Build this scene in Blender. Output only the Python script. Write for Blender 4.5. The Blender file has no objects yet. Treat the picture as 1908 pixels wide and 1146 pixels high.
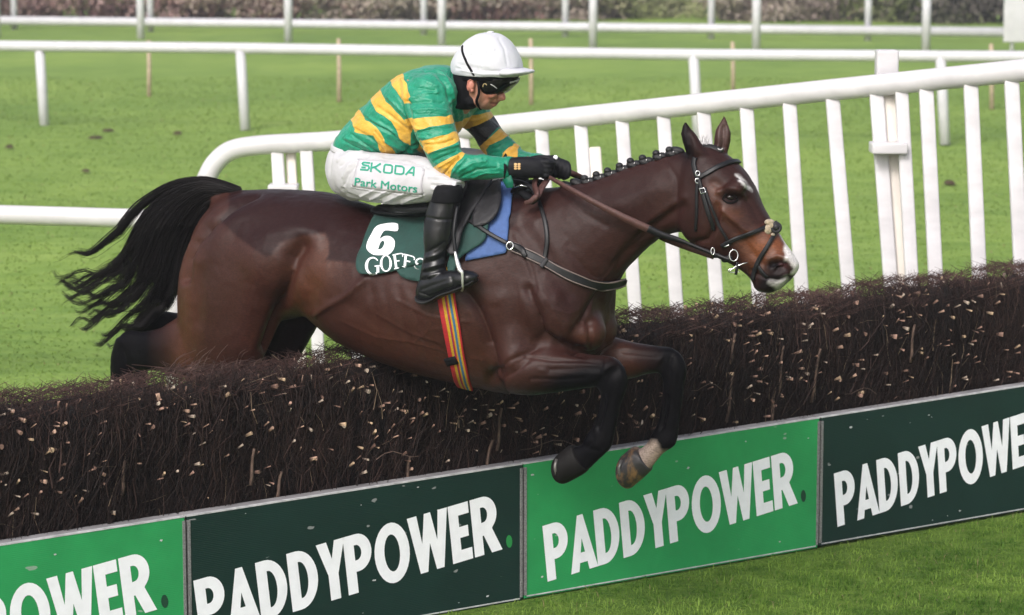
import bpy, bmesh, math, random
import numpy as np
from mathutils import Vector, Matrix
from mathutils.bvhtree import BVHTree

random.seed(7)
rng = np.random.default_rng(11)
scene = bpy.context.scene
col = scene.collection

# ------------------------------------------------------------------ camera
FPX = 5145.0                      # focal length in pixels of the 1908 x 1146 photograph
CX, CY = 954.0, 573.0
PITCH = math.radians(8.0)
CAMH = 2.557
cam_data = bpy.data.cameras.new('camera')
cam_data.sensor_width = 36.0
cam_data.lens = 36.0 * FPX / 1908.0
cam_data.clip_start = 0.1
cam_data.clip_end = 1200.0
cam_data.dof.use_dof = True
cam_data.dof.focus_distance = 9.95
cam_data.dof.aperture_fstop = 5.0
cam = bpy.data.objects.new('camera', cam_data)
cam.location = (0, 0, CAMH)
cam.rotation_euler = (math.pi / 2 - PITCH, 0, 0)
col.objects.link(cam)
scene.camera = cam

# ------------------------------------------------------------------ light
SUN_EL, SUN_AZ = math.radians(40), math.radians(-155)   # soft, high, behind the camera's left
world = bpy.data.worlds.new('World')
scene.world = world
world.use_nodes = True
wn = world.node_tree
wn.nodes.clear()
sky = wn.nodes.new('ShaderNodeTexSky')
sky.sky_type = 'NISHITA'
sky.sun_disc = False
sky.sun_elevation = SUN_EL
sky.sun_rotation = SUN_AZ
sky.air_density = 1.0
sky.dust_density = 4.0
hsv = wn.nodes.new('ShaderNodeHueSaturation')
hsv.inputs['Saturation'].default_value = 0.48       # an overcast, nearly white sky
bg = wn.nodes.new('ShaderNodeBackground')
bg.inputs['Strength'].default_value = 0.13
wo = wn.nodes.new('ShaderNodeOutputWorld')
wn.links.new(sky.outputs[0], hsv.inputs['Color'])
wn.links.new(hsv.outputs[0], bg.inputs[0])
wn.links.new(bg.outputs[0], wo.inputs[0])
sun_data = bpy.data.lights.new('sun', 'SUN')
sun_data.energy = 1.5
sun_data.angle = math.radians(18)
sun_data.color = (1.0, 0.955, 0.93)
sun = bpy.data.objects.new('sun', sun_data)
sd = Vector((math.sin(SUN_AZ) * math.cos(SUN_EL), math.cos(SUN_AZ) * math.cos(SUN_EL), math.sin(SUN_EL)))
sun.rotation_euler = sd.to_track_quat('Z', 'Y').to_euler()
col.objects.link(sun)
vs = scene.view_settings
vs.view_transform = 'Standard'
vs.look = 'None'
vs.gamma = 1.0
vs.use_curve_mapping = False
vs.exposure = 0.62

# ------------------------------------------------------------------ geometry helpers
cp, sp = math.cos(PITCH), math.sin(PITCH)
CAM = np.array([0.0, 0.0, CAMH])
FWD = np.array([0.0, cp, -sp])
UPV = np.array([0.0, sp, cp])
RGT = np.array([1.0, 0.0, 0.0])
def ray(x, y):
    return FWD + RGT * ((x - CX) / FPX) - UPV * ((y - CY) / FPX)
def U(x, y, Z):                    # point seen at photograph position (x, y), Z metres away
    return CAM + ray(x, y) * Z
def ground_at(x, y, z=0.0):
    r = ray(x, y)
    return CAM + r * ((z - CAMH) / r[2])
def project(P):
    d = P - CAM
    Z = d @ FWD
    return np.stack([CX + FPX * (d @ RGT) / Z, CY - FPX * (d @ UPV) / Z], -1)

YAW = math.radians(25)
HF = np.array([math.cos(YAW), -math.sin(YAW), 0.0])      # the horse's forward
HN = np.array([-math.sin(YAW), -math.cos(YAW), 0.0])     # its side towards the camera
HQ = U(800, 500, 10.05)
def HP(x, y, w=0.0):               # point on the plane of the horse, w metres to its near side
    r = ray(x, y)
    t = ((HQ + HN * w - CAM) @ HN) / (r @ HN)
    return CAM + r * t

def fast_mesh(name, verts, faces):
    verts = np.asarray(verts, dtype=np.float32)
    faces = np.asarray(faces, dtype=np.int32)
    me = bpy.data.meshes.new(name)
    k = faces.shape[1]
    me.vertices.add(len(verts)); me.vertices.foreach_set('co', verts.ravel())
    me.loops.add(faces.size); me.loops.foreach_set('vertex_index', faces.ravel())
    me.polygons.add(len(faces))
    me.polygons.foreach_set('loop_start', np.arange(0, faces.size, k, dtype=np.int32))
    me.update(calc_edges=True)
    return me
def smooth(me):
    me.polygons.foreach_set('use_smooth', np.ones(len(me.polygons), dtype=bool))
    return me
def set_col(me, name, arr):
    a = me.attributes.new(name, 'FLOAT_COLOR', 'POINT')
    c = np.ones((len(me.vertices), 4), dtype=np.float32)
    c[:, :3] = arr
    a.data.foreach_set('color', c.ravel())

def thing(name, label, cat, loc, group=None):
    o = bpy.data.objects.new(name, None)
    o.empty_display_size = 0.1
    o.location = tuple(float(v) for v in loc)
    col.objects.link(o)
    o['label'] = label; o['category'] = cat
    if group: o['group'] = group
    return o
def obj(name, me, mat=None, parent=None, **props):
    o = bpy.data.objects.new(name, me)
    col.objects.link(o)
    if mat is not None and len(me.materials) == 0:
        me.materials.append(mat)
    if parent is not None:
        o.parent = parent
        # parts are modelled in place: undo only the offset of the thing's empty
        o.matrix_parent_inverse = Matrix.Translation(-parent.location)
    for k, v in props.items(): o[k] = v
    return o

def catmull(P, n):
    P = np.asarray(P, float)
    m = len(P)
    out = []
    for i in range(m - 1):
        p0, p1, p2, p3 = P[max(i - 1, 0)], P[i], P[i + 1], P[min(i + 2, m - 1)]
        for k in range(n):
            t = k / n
            out.append(0.5 * ((2 * p1) + (-p0 + p2) * t + (2 * p0 - 5 * p1 + 4 * p2 - p3) * t * t + (-p0 + 3 * p1 - 3 * p2 + p3) * t ** 3))
    out.append(P[-1])
    return np.array(out)

def loft(stations, w=0.0, sub=5, ring=28, power=2.0, point=HP, lateral=None, mirror=False):
    """stations: (ax, ay, bx, by, halfwidth[, w]); A and B are opposite outline points in the photograph"""
    lat = HN if lateral is None else lateral
    rows = []
    for s in stations:
        ww = s[5] if len(s) > 5 else w
        A = point(s[0], s[1], ww); B = point(s[2], s[3], ww)
        rows.append(np.concatenate([(A + B) / 2, (A - B) / 2, [s[4]]]))
    R = catmull(rows, sub)
    t = np.linspace(0, 2 * math.pi, ring, endpoint=False)
    c, s_ = np.cos(t), np.sin(t)
    e = 2.0 / power
    c = np.sign(c) * np.abs(c) ** e; s_ = np.sign(s_) * np.abs(s_) ** e
    V = R[:, None, :3] + R[:, None, 3:6] * c[None, :, None] + np.maximum(R[:, None, 6:7], 0.001) * s_[None, :, None] * lat
    m = len(R)
    V = V.reshape(-1, 3)
    if mirror:
        dd = (V - HQ) @ HN
        V = V - 2 * dd[:, None] * HN
    i = np.arange(m - 1)[:, None] * ring; j = np.arange(ring)[None, :]; jn = (j + 1) % ring
    F = np.stack([i + j, i + jn, i + ring + jn, i + ring + j], -1).reshape(-1, 4)
    c0, c1 = len(V), len(V) + 1
    V = np.concatenate([V, [V[:ring].mean(0)], [V[-ring:][:ring].mean(0)]])
    jj = np.arange(ring); jjn = (jj + 1) % ring
    caps = [(int(b), int(a), c0) for a, b in zip(jj, jjn)] + [(int((m - 1) * ring + a), int((m - 1) * ring + b), c1) for a, b in zip(jj, jjn)]
    return V, [tuple(int(q) for q in f) for f in F] + caps
def ball(center, axes, n=10):
    """ellipsoid: axes is a 3x3 array of half axes"""
    V = []; F = []
    for i in range(n + 1):
        th = math.pi * i / n
        for j in range(2 * n):
            ph = math.pi * j / n
            V.append(np.asarray(center) + axes[0] * math.sin(th) * math.cos(ph) + axes[1] * math.sin(th) * math.sin(ph) + axes[2] * math.cos(th))
    for i in range(n):
        for j in range(2 * n):
            a = i * 2 * n + j; b = i * 2 * n + (j + 1) % (2 * n)
            F.append((a, b, b + 2 * n, a + 2 * n))
    return np.array(V), F
def hball(x, y, w, rx, ry, rw, rot=0.0, n=10):
    """ellipsoid on the horse plane, radii in photograph pixels along/up and metres sideways"""
    c = HP(x, y, w); k = np.linalg.norm(HP(x + 1, y, w) - c); kv = np.linalg.norm(HP(x, y + 1, w) - c)
    ca, sa = math.cos(rot), math.sin(rot)
    ax = (HF * ca * k - np.array([0, 0, 1]) * sa * kv) * rx
    ay = (HF * sa * k + np.array([0, 0, 1]) * ca * kv) * ry
    return ball(c, [ax, ay, HN * rw], n)
def join(parts):
    V = []; F = []; o = 0
    for v, f in parts:
        V.append(np.asarray(v)); F += [tuple(int(q) + o for q in t) for t in f]; o += len(v)
    return np.concatenate(V), F
def pyd(name, V, F):
    me = bpy.data.meshes.new(name); me.from_pydata([tuple(map(float, v)) for v in V], [], F); me.update(); return me
def part(name, parts, mat, parent, sm=True, bev=None, **props):
    V, F = join(parts) if isinstance(parts, list) else parts
    me = pyd(name, V, F)
    bm = bmesh.new(); bm.from_mesh(me); bmesh.ops.recalc_face_normals(bm, faces=bm.faces)
    if bev: bmesh.ops.bevel(bm, geom=list(bm.edges), offset=bev, segments=2, affect='EDGES', profile=0.6)
    bm.to_mesh(me); bm.free()
    if sm: smooth(me)
    return obj(name, me, mat, parent, **props)

def remeshed(parts, voxel, relax=8, name='tmp'):
    """one continuous skin over all the overlapping volumes"""
    V, F = join(parts)
    me = pyd(name, V, F)
    bm = bmesh.new(); bm.from_mesh(me); bmesh.ops.recalc_face_normals(bm, faces=bm.faces); bm.to_mesh(me); bm.free()
    o = bpy.data.objects.new(name, me); col.objects.link(o)
    m = o.modifiers.new('r', 'REMESH'); m.mode = 'VOXEL'; m.voxel_size = voxel; m.adaptivity = 0
    dg = bpy.context.evaluated_depsgraph_get()
    out = bpy.data.meshes.new_from_object(o.evaluated_get(dg))
    bpy.data.objects.remove(o); bpy.data.meshes.remove(me)
    n = len(out.vertices)
    co = np.empty(n * 3, np.float32); out.vertices.foreach_get('co', co); co = co.reshape(-1, 3).astype(float)
    ed = np.empty(len(out.edges) * 2, np.int32); out.edges.foreach_get('vertices', ed); ed = ed.reshape(-1, 2)
    deg = np.bincount(ed.ravel(), minlength=n).astype(float)[:, None]; deg[deg == 0] = 1
    def lap(c):
        s = np.zeros_like(c)
        for k in range(3):
            s[:, k] = np.bincount(ed[:, 0], c[ed[:, 1], k], n) + np.bincount(ed[:, 1], c[ed[:, 0], k], n)
        return s / deg - c
    for _ in range(relax):
        co = co + 0.55 * lap(co)
        co = co - 0.50 * lap(co)
    out.vertices.foreach_set('co', co.astype(np.float32).ravel()); out.update()
    smooth(out)
    out['n'] = n
    return out, co, lap
def normals(me):
    n = np.empty(len(me.vertices) * 3, np.float32); me.vertex_normals.foreach_get('vector', n); return n.reshape(-1, 3).astype(float)
def set_co(me, co):
    me.vertices.foreach_set('co', co.astype(np.float32).ravel()); me.update()
def pdist(P, line):
    """distance of 2-D points from a polyline"""
    d = np.full(len(P), 1e9)
    L = np.asarray(line, float)
    for a, b in zip(L[:-1], L[1:]):
        ab = b - a; t = np.clip(((P - a) @ ab) / max(ab @ ab, 1e-9), 0, 1)
        d = np.minimum(d, np.linalg.norm(P - a - t[:, None] * ab, axis=1))
    return d
def inside(P, poly):
    poly = np.asarray(poly, float); r = np.zeros(len(P), bool)
    for (x0, y0), (x1, y1) in zip(poly, np.roll(poly, -1, 0)):
        c = ((y0 > P[:, 1]) != (y1 > P[:, 1]))
        with np.errstate(divide='ignore', invalid='ignore'):
            xx = (x1 - x0) * (P[:, 1] - y0) / (y1 - y0 + 1e-12) + x0
        r ^= c & (P[:, 0] < xx)
    return r
def soft(P, poly, feather):
    poly = list(poly)
    d = pdist(P, poly + [poly[0]])
    s = np.where(inside(P, poly), d, -d)
    return np.clip(s / feather * 0.5 + 0.5, 0, 1)
def hashnoise(P, scale, seed=0):
    """smooth value noise on 3-D points"""
    q = np.asarray(P) * scale + seed * 17.31
    i = np.floor(q).astype(np.int64); f = q - i; f = f * f * (3 - 2 * f)
    def h(a):
        v = (a[:, 0] * 374761393 + a[:, 1] * 668265263 + a[:, 2] * 2147483647 + seed * 974711) & 0xffffffff
        v = ((v ^ (v >> 13)) * 1274126177) & 0xffffffff
        return ((v ^ (v >> 16)) & 0xffff) / 65535.0
    r = 0
    for dx in (0, 1):
        for dy in (0, 1):
            for dz in (0, 1):
                wgt = (f[:, 0] if dx else 1 - f[:, 0]) * (f[:, 1] if dy else 1 - f[:, 1]) * (f[:, 2] if dz else 1 - f[:, 2])
                r = r + wgt * h(i + np.array([dx, dy, dz]))
    return r
def tubes(paths, radii, sides=3):
    """paths (n,k,3), radii (n,k): n tapered strands in one mesh"""
    paths = np.asarray(paths, float); radii = np.asarray(radii, float)
    n, k, _ = paths.shape
    T = np.gradient(paths, axis=1); T /= np.linalg.norm(T, axis=2, keepdims=True) + 1e-9
    ref = np.where(np.abs(T[..., 2:3]) > 0.85, np.array([1.0, 0, 0]), np.array([0, 0, 1.0]))
    A = np.cross(T, ref); A /= np.linalg.norm(A, axis=2, keepdims=True) + 1e-9
    B = np.cross(T, A)
    a = np.linspace(0, 2 * math.pi, sides, endpoint=False)
    V = paths[:, :, None] + radii[:, :, None, None] * (A[:, :, None] * np.cos(a)[None, None, :, None] + B[:, :, None] * np.sin(a)[None, None, :, None])
    idx = np.arange(n * k * sides).reshape(n, k, sides)
    q = np.stack([idx[:, :-1], np.roll(idx, -1, 2)[:, :-1], np.roll(idx, -1, 2)[:, 1:], idx[:, 1:]], -1).reshape(-1, 4)
    return V.reshape(-1, 3), q
def tube_line(pts, r, sides=10, closed=False):
    pts = np.asarray(pts, float); rr = np.full(len(pts), r) if np.isscalar(r) else np.asarray(r)
    if closed: pts = np.concatenate([pts, pts[:1]]); rr = np.concatenate([rr, rr[:1]])
    n_ = len(pts); T = np.gradient(pts, axis=0); T /= np.linalg.norm(T, axis=1, keepdims=True) + 1e-12
    if closed: T[0] = T[-1] = (pts[1] - pts[-2]) / np.linalg.norm(pts[1] - pts[-2])
    a = np.cross(T[0], [0, 0, 1.0] if abs(T[0, 2]) < 0.8 else [0, 1.0, 0]); a /= np.linalg.norm(a)
    an = np.linspace(0, 2 * math.pi, sides, endpoint=False); V = []
    for i in range(n_):                # carry the ring along without twisting it
        a = a - T[i] * (a @ T[i]); a /= np.linalg.norm(a) + 1e-12; b = np.cross(T[i], a)
        V += [pts[i] + rr[i] * (a * math.cos(q) + b * math.sin(q)) for q in an]
    V = np.array(V)
    F = [(i * sides + j, i * sides + (j + 1) % sides, (i + 1) * sides + (j + 1) % sides, (i + 1) * sides + j) for i in range(n_ - 1) for j in range(sides)]
    if not closed:
        F.append(tuple(range(sides))); F.append(tuple(range(len(V) - sides, len(V)))[::-1])
    return V, F
def boxv(c, ax, ay, az):
    """box from a centre and three half-axis vectors"""
    c, ax, ay, az = (np.asarray(q, float) for q in (c, ax, ay, az))
    V = [c + i * ax + j * ay + k * az for i in (-1, 1) for j in (-1, 1) for k in (-1, 1)]
    return np.array(V), [(0, 1, 3, 2), (4, 6, 7, 5), (0, 4, 5, 1), (2, 3, 7, 6), (0, 2, 6, 4), (1, 5, 7, 3)]

# ------------------------------------------------------------------ materials
def new_mat(name):
    m = bpy.data.materials.new(name); m.use_nodes = True
    nt = m.node_tree; b = nt.nodes['Principled BSDF']
    return m, nt, b
def N(nt, typ, **kw):
    n = nt.nodes.new(typ)
    for k, v in kw.items(): setattr(n, k, v)
    return n
def noise_node(nt, scale, detail=4, rough=0.6, coord='Object', stretch=None):
    tc = N(nt, 'ShaderNodeTexCoord')
    src = tc.outputs[coord]
    if stretch:
        mp = N(nt, 'ShaderNodeMapping'); mp.inputs['Scale'].default_value = stretch
        nt.links.new(src, mp.inputs[0]); src = mp.outputs[0]
    n = N(nt, 'ShaderNodeTexNoise'); n.inputs['Scale'].default_value = scale
    n.inputs['Detail'].default_value = detail; n.inputs['Roughness'].default_value = rough
    nt.links.new(src, n.inputs['Vector'])
    return n
def ramp(nt, src, stops, interp='LINEAR'):
    r = N(nt, 'ShaderNodeValToRGB'); e = r.color_ramp.elements; r.color_ramp.interpolation = interp
    while len(e) < len(stops): e.new(0.5)
    for k, (p, c) in enumerate(stops):
        e[k].position = p; e[k].color = (*c, 1) if len(c) == 3 else c
    nt.links.new(src, r.inputs[0])
    return r
def bump(nt, b, src, strength, dist=0.01):
    bp = N(nt, 'ShaderNodeBump'); bp.inputs['Strength'].default_value = strength; bp.inputs['Distance'].default_value = dist
    nt.links.new(src, bp.inputs['Height']); nt.links.new(bp.outputs[0], b.inputs['Normal'])
    return bp
def mul(nt, a, bsock, fac=1.0):
    m = N(nt, 'ShaderNodeMix', data_type='RGBA', blend_type='MULTIPLY'); m.inputs['Factor'].default_value = fac
    nt.links.new(a, m.inputs['A']); nt.links.new(bsock, m.inputs['B'])
    return m.outputs['Result']
def plain(name, color, rough=0.5, var=0.25, scale=30, bmp=0.1, bdist=0.003, metal=0.0, spec=0.5, coat=0.0, sheen=0.0, bscale=None, stretch=None):
    m, nt, b = new_mat(name)
    n = noise_node(nt, scale, stretch=stretch)
    c = np.array(color)
    r = ramp(nt, n.outputs['Fac'], [(0.3, tuple(c * (1 - var))), (0.7, tuple(np.minimum(c * (1 + var * 0.6), 1)))])
    nt.links.new(r.outputs[0], b.inputs['Base Color'])
    b.inputs['Roughness'].default_value = rough; b.inputs['Metallic'].default_value = metal
    b.inputs['Specular IOR Level'].default_value = spec; b.inputs['Coat Weight'].default_value = coat
    b.inputs['Sheen Weight'].default_value = sheen
    if bmp:
        n2 = noise_node(nt, bscale or scale * 3, stretch=stretch); bump(nt, b, n2.outputs['Fac'], bmp, bdist)
    return m
def attr_mat(name, attr, rough=0.5, var=0.2, scale=60, bmp=0.15, bdist=0.002, spec=0.5, sheen=0.0, bscale=200, stretch=None, detail=4):
    m, nt, b = new_mat(name)
    a = N(nt, 'ShaderNodeAttribute', attribute_name=attr)
    n = noise_node(nt, scale, stretch=stretch)
    r = ramp(nt, n.outputs['Fac'], [(0.3, (1 - var,) * 3), (0.7, (1.0,) * 3)])
    nt.links.new(mul(nt, a.outputs['Color'], r.outputs[0]), b.inputs['Base Color'])
    b.inputs['Roughness'].default_value = rough; b.inputs['Specular IOR Level'].default_value = spec
    b.inputs['Sheen Weight'].default_value = sheen
    if bmp:
        n2 = noise_node(nt, bscale, detail, stretch=stretch); bump(nt, b, n2.outputs['Fac'], bmp, bdist)
    return m

M = {}
M['white_plastic'] = plain('white_plastic', (0.60, 0.58, 0.60), 0.42, 0.14, 9, 0.08, spec=0.4, stretch=(0.4, 1, 1))
M['cream_plastic'] = plain('cream_plastic', (0.74, 0.68, 0.62), 0.45, 0.10, 6, 0.05)
M['far_white'] = plain('far_white_plastic', (0.58, 0.57, 0.60), 0.5, 0.10, 4, 0.0)
M['cane'] = plain('cane', (0.46, 0.36, 0.25), 0.7, 0.3, 20)
M['black_leather'] = plain('black_leather', (0.009, 0.009, 0.011), 0.42, 0.3, 40, 0.35, 0.002, bscale=160, spec=0.28)
M['dark_leather'] = plain('dark_saddle_leather', (0.020, 0.019, 0.022), 0.5, 0.35, 30, 0.4, 0.003, bscale=90, spec=0.3)
M['brown_rubber'] = plain('brown_rein_rubber', (0.075, 0.030, 0.026), 0.6, 0.3, 80, 0.5, 0.003, bscale=260)
M['black_cloth'] = plain('black_cloth', (0.007, 0.007, 0.009), 0.8, 0.3, 60, 0.3, 0.003, spec=0.15)
M['glove'] = plain('black_glove_fabric', (0.007, 0.007, 0.010), 0.62, 0.3, 60, 0.4, 0.003, spec=0.22)
M['steel'] = plain('polished_steel', (0.72, 0.72, 0.73), 0.18, 0.05, 50, 0.0, metal=1.0)
M['alu'] = plain('pale_aluminium', (0.80, 0.79, 0.78), 0.4, 0.1, 50, 0.0, metal=0.6)
M['white_print'] = plain('white_print', (0.88, 0.88, 0.93), 0.45, 0.06, 20, 0.0)
M['green_print'] = plain('green_print', (0.02, 0.30, 0.20), 0.5, 0.25, 60, 0.0)
M['skin'] = None

# ------------------------------------------------------------------ fence frame (line of the boards)
def fz(x):                         # distance of the line of boards at photograph column x
    return 10.3 / (1 - 0.00014 * (x - 975))
def on_ground(x, Z):
    c = U(x, 573, Z); return np.array([c[0], c[1], 0.0])
FA = on_ground(340, fz(340)); FB = on_ground(1908, fz(1908))
FD = (FB - FA) / np.linalg.norm(FB - FA)
FN = np.array([FD[1], -FD[0], 0.0])                      # towards the camera
def fs(x):                         # metres along the fence from FA at column x
    return float((on_ground(x, fz(x)) - FA) @ FD)
def F3(s, n, z): return FA + FD * s + FN * n + np.array([0, 0, z])
def board_top(s): return 0.508 + 0.0135 * s
def hedge_top(s): return 0.955 + 0.0185 * s

# ------------------------------------------------------------------ ground
def grass_material(name, dark, mid, light, scale):
    m, nt, b = new_mat(name)
    n1 = noise_node(nt, scale, 6, 0.65); n2 = noise_node(nt, scale * 0.12, 3, 0.5)
    r1 = ramp(nt, n1.outputs['Fac'], [(0.25, dark), (0.5, mid), (0.75, light)])
    r2 = ramp(nt, n2.outputs['Fac'], [(0.3, (0.72, 0.78, 0.7)), (0.7, (1.12, 1.06, 1.0))])
    n4 = noise_node(nt, scale * 2.2, 4, 0.6, stretch=(0.45, 1.3, 1)); r4 = ramp(nt, n4.outputs['Fac'], [(0.32, (0.74, 0.82, 0.70)), (0.5, (1, 1, 1)), (0.72, (1.12, 1.08, 1.05))])
    nt.links.new(mul(nt, mul(nt, r1.outputs[0], r2.outputs[0]), r4.outputs[0]), b.inputs['Base Color'])
    b.inputs['Roughness'].default_value = 0.8; b.inputs['Specular IOR Level'].default_value = 0.2
    n3 = noise_node(nt, scale * 6, 4, 0.7); bump(nt, b, n3.outputs['Fac'], 0.8, 0.05)
    return m
M['turf'] = grass_material('turf', (0.182, 0.290, 0.054), (0.222, 0.335, 0.070), (0.264, 0.374, 0.094), 1.6)
def ground_z(x, y):
    x = np.asarray(x, float); y = np.asarray(y, float)
    # a fold of rougher ground beyond the rails, rising to the field behind
    far = np.clip((y - 66) / 60, 0, 1)
    return 0.012 * np.sin(x * 1.7 + y * 0.9) * np.clip((y - 12.8) / 3, 0, 1) + 4.5 * far * far + np.clip((y - 126) / 500, 0, 1) * 40
ys = np.concatenate([np.linspace(-6, 8, 8), np.linspace(8.4, 40, 90), np.linspace(41, 130, 60), np.linspace(150, 700, 14)])
xs = np.concatenate([np.linspace(-400, -22, 16), np.linspace(-20, 20, 110), np.linspace(22, 400, 16)])
GX, GY = np.meshgrid(xs, ys)
GV = np.stack([GX.ravel(), GY.ravel(), ground_z(GX, GY).ravel()], -1)
nx = len(xs); ii = np.arange(len(ys) - 1)[:, None] * nx; jj = np.arange(nx - 1)[None]
GFc = np.stack([ii + jj, ii + jj + 1, ii + nx + jj + 1, ii + nx + jj], -1).reshape(-1, 4)
obj('ground', smooth(fast_mesh('ground', GV, GFc)), M['turf'], kind='structure')

def blades(n, pos, size, width, tilt, cols, bend=0.4):
    """n grass blades of two quads-and-a-tip each"""
    az = rng.uniform(0, 2 * math.pi, n); ln = size * rng.uniform(0.55, 1.25, n); tl = rng.normal(0, tilt, n)
    d = np.stack([np.cos(az), np.sin(az), np.zeros(n)], -1); side = np.stack([-np.sin(az), np.cos(az), np.zeros(n)], -1)
    up = np.array([0, 0, 1.0])
    w = (width * rng.uniform(0.7, 1.3, n))[:, None]
    b0 = pos - side * w; b1 = pos + side * w
    mid = pos + up * (ln * 0.55)[:, None] + d * (ln * tl * 0.5)[:, None]
    tip = pos + up * (ln * np.clip(1 - np.abs(tl) * bend, 0.3, 1))[:, None] + d * (ln * tl * 1.5)[:, None]
    V = np.stack([b0, b1, mid - side * w * 0.7, mid + side * w * 0.7, tip], 1).reshape(-1, 3)
    o = np.arange(n)[:, None] * 5
    T = np.concatenate([o + [0, 1, 3], o + [0, 3, 2], o + [2, 3, 4]], 0)
    return V, T, np.repeat(cols, 5, 0)
M['grass'] = attr_mat('grass_blades', 'tint', 0.6, 0.15, 20, 0.0, spec=0.2)
_nt = M['grass'].node_tree; _b = _nt.nodes['Principled BSDF']; _tr = _nt.nodes.new('ShaderNodeBsdfTranslucent'); _mx = _nt.nodes.new('ShaderNodeMixShader'); _mx.inputs[0].default_value = 0.42
_nt.links.new(_b.inputs['Base Color'].links[0].from_socket, _tr.inputs['Color']); _nt.links.new(_b.outputs[0], _mx.inputs[1]); _nt.links.new(_tr.outputs[0], _mx.inputs[2])
_nt.links.new(_mx.outputs[0], _nt.nodes['Material Output'].inputs['Surface'])
def grass_cols(pos, n, seed, lo, hi, k=1.0):
    f = np.clip(((hashnoise(pos, 3.0, seed) * 0.45 + hashnoise(pos, 13.0, seed + 1) * 0.55) - 0.5) * 1.9 * k + 0.5 + rng.normal(0, 0.14, n), 0, 1)[:, None]
    c = np.array(lo) * (1 - f) + np.array(hi) * f
    straw = rng.random(n) < 0.02
    c[straw] = np.array([0.34, 0.30, 0.14])
    return c
# close turf in front of the boards, in a darker green
M['verge'] = grass_material('verge_turf', (0.075, 0.160, 0.020), (0.135, 0.235, 0.034), (0.190, 0.300, 0.056), 9)
vv = np.array([F3(s, q, 0.004) for q in (-0.02, 3.2) for s in (-3.0, 6.5)])
obj('verge', pyd('verge', vv, [(0, 1, 3, 2)]), M['verge'], kind='structure')
n = 100000
s_ = rng.uniform(-1.6, 4.6, n); q_ = rng.uniform(0.0, 1.0, n) ** 0.8 * 2.3 + 0.02
pos = FA + FD * s_[:, None] + FN * q_[:, None]; pos[:, 2] = 0
hgt_ = 0.6 + 0.9 * hashnoise(pos, 11.0, 9)
V1 = blades(n, pos, 0.026 * hgt_, 0.0017, 1.15, grass_cols(pos, n, 3, (0.070, 0.170, 0.016), (0.310, 0.460, 0.085)))
# the course beyond the fence
m2 = 90000
yy = 11.2 + 34 * rng.random(m2) ** 1.6; xx = rng.uniform(-0.24, 0.24, m2) * yy
pos2 = np.stack([xx, yy, ground_z(xx, yy)], -1)
keep = ((pos2 - FA) @ FN) < -0.75
pos2 = pos2[keep]; m2 = len(pos2)
V2 = blades(m2, pos2, 0.012 + 0.0003 * (pos2[:, 1] - 11), 0.004 + 0.0003 * (pos2[:, 1] - 11), 1.5, grass_cols(pos2, m2, 5, (0.176, 0.284, 0.046), (0.260, 0.370, 0.080), 0.8))
for nm, (v, t, c) in (('grass', V1), ('grass', V2)):
    me = fast_mesh(nm, v, t); set_col(me, 'tint', c)
    lab = 'short green turf in front of the advertising boards' if v is V1[0] else 'mown green turf of the course beyond the brushwood fence'
    obj(nm, me, M['grass'], label=lab, category='grass', kind='stuff')
# scuffed divots in the turf on the left
M['earth'] = plain('bare_earth', (0.075, 0.050, 0.022), 0.9, 0.4, 40, 0.6, 0.02)
for k, (px, py, r) in enumerate([(178, 260, 0.09), (202, 246, 0.08), (331, 252, 0.055), (160, 322, 0.045), (1770, 345, 0.06), (18, 277, 0.06)]):
    c = ground_at(px, py)
    a = np.linspace(0, 2 * math.pi, 18, endpoint=False); rr = r * (0.7 + 0.5 * rng.random(18))
    ringv = np.stack([c[0] + np.cos(a) * rr, c[1] + np.sin(a) * rr * 1.6, np.full(18, 0.016)], -1)
    V = np.concatenate([ringv, ringv * [1, 1, 0] + (c * [1, 1, 0] - ringv * [1, 1, 0]) * 0.45 + [0, 0, 0.035 + 0.02 * random.random()], [c * [1, 1, 0] + [0, 0, 0.028]]])
    F = [(i, (i + 1) % 18, 18 + (i + 1) % 18, 18 + i) for i in range(18)] + [(18 + i, 18 + (i + 1) % 18, 36) for i in range(18)]
    where = ['largest brown divot in the turf behind the tail', 'brown divot of turf just above the largest one', 'small divot near the left end of the white wing rail',
             'small divot just above the left white rail', 'small brown divot behind the wing posts on the right', 'small divot at the left edge of the picture'][k]
    part('divot', (V, F), M['earth'], None, label=where, category='divot', group='divots in the turf')

# ------------------------------------------------------------------ brushwood fence
cx_ = float(np.clip(0, 0, 0))
hedge = thing('brushwood_fence', 'long dark birch brushwood steeplechase fence behind the green boards', 'fence', F3(1.5, -0.3, 0))
S0, S1 = -2.3, 6.6
M['twig'] = attr_mat('birch_twigs', 'tint', 0.75, 0.3, 30, 0.0, spec=0.25)
M['hedge_core'] = plain('packed_brushwood', (0.007, 0.0045, 0.0045), 0.95, 0.5, 60, 0.8, 0.02, stretch=(1, 1, 0.3))
NF, NB = -0.09, -0.50              # front and back faces, metres behind the line of boards
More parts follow.
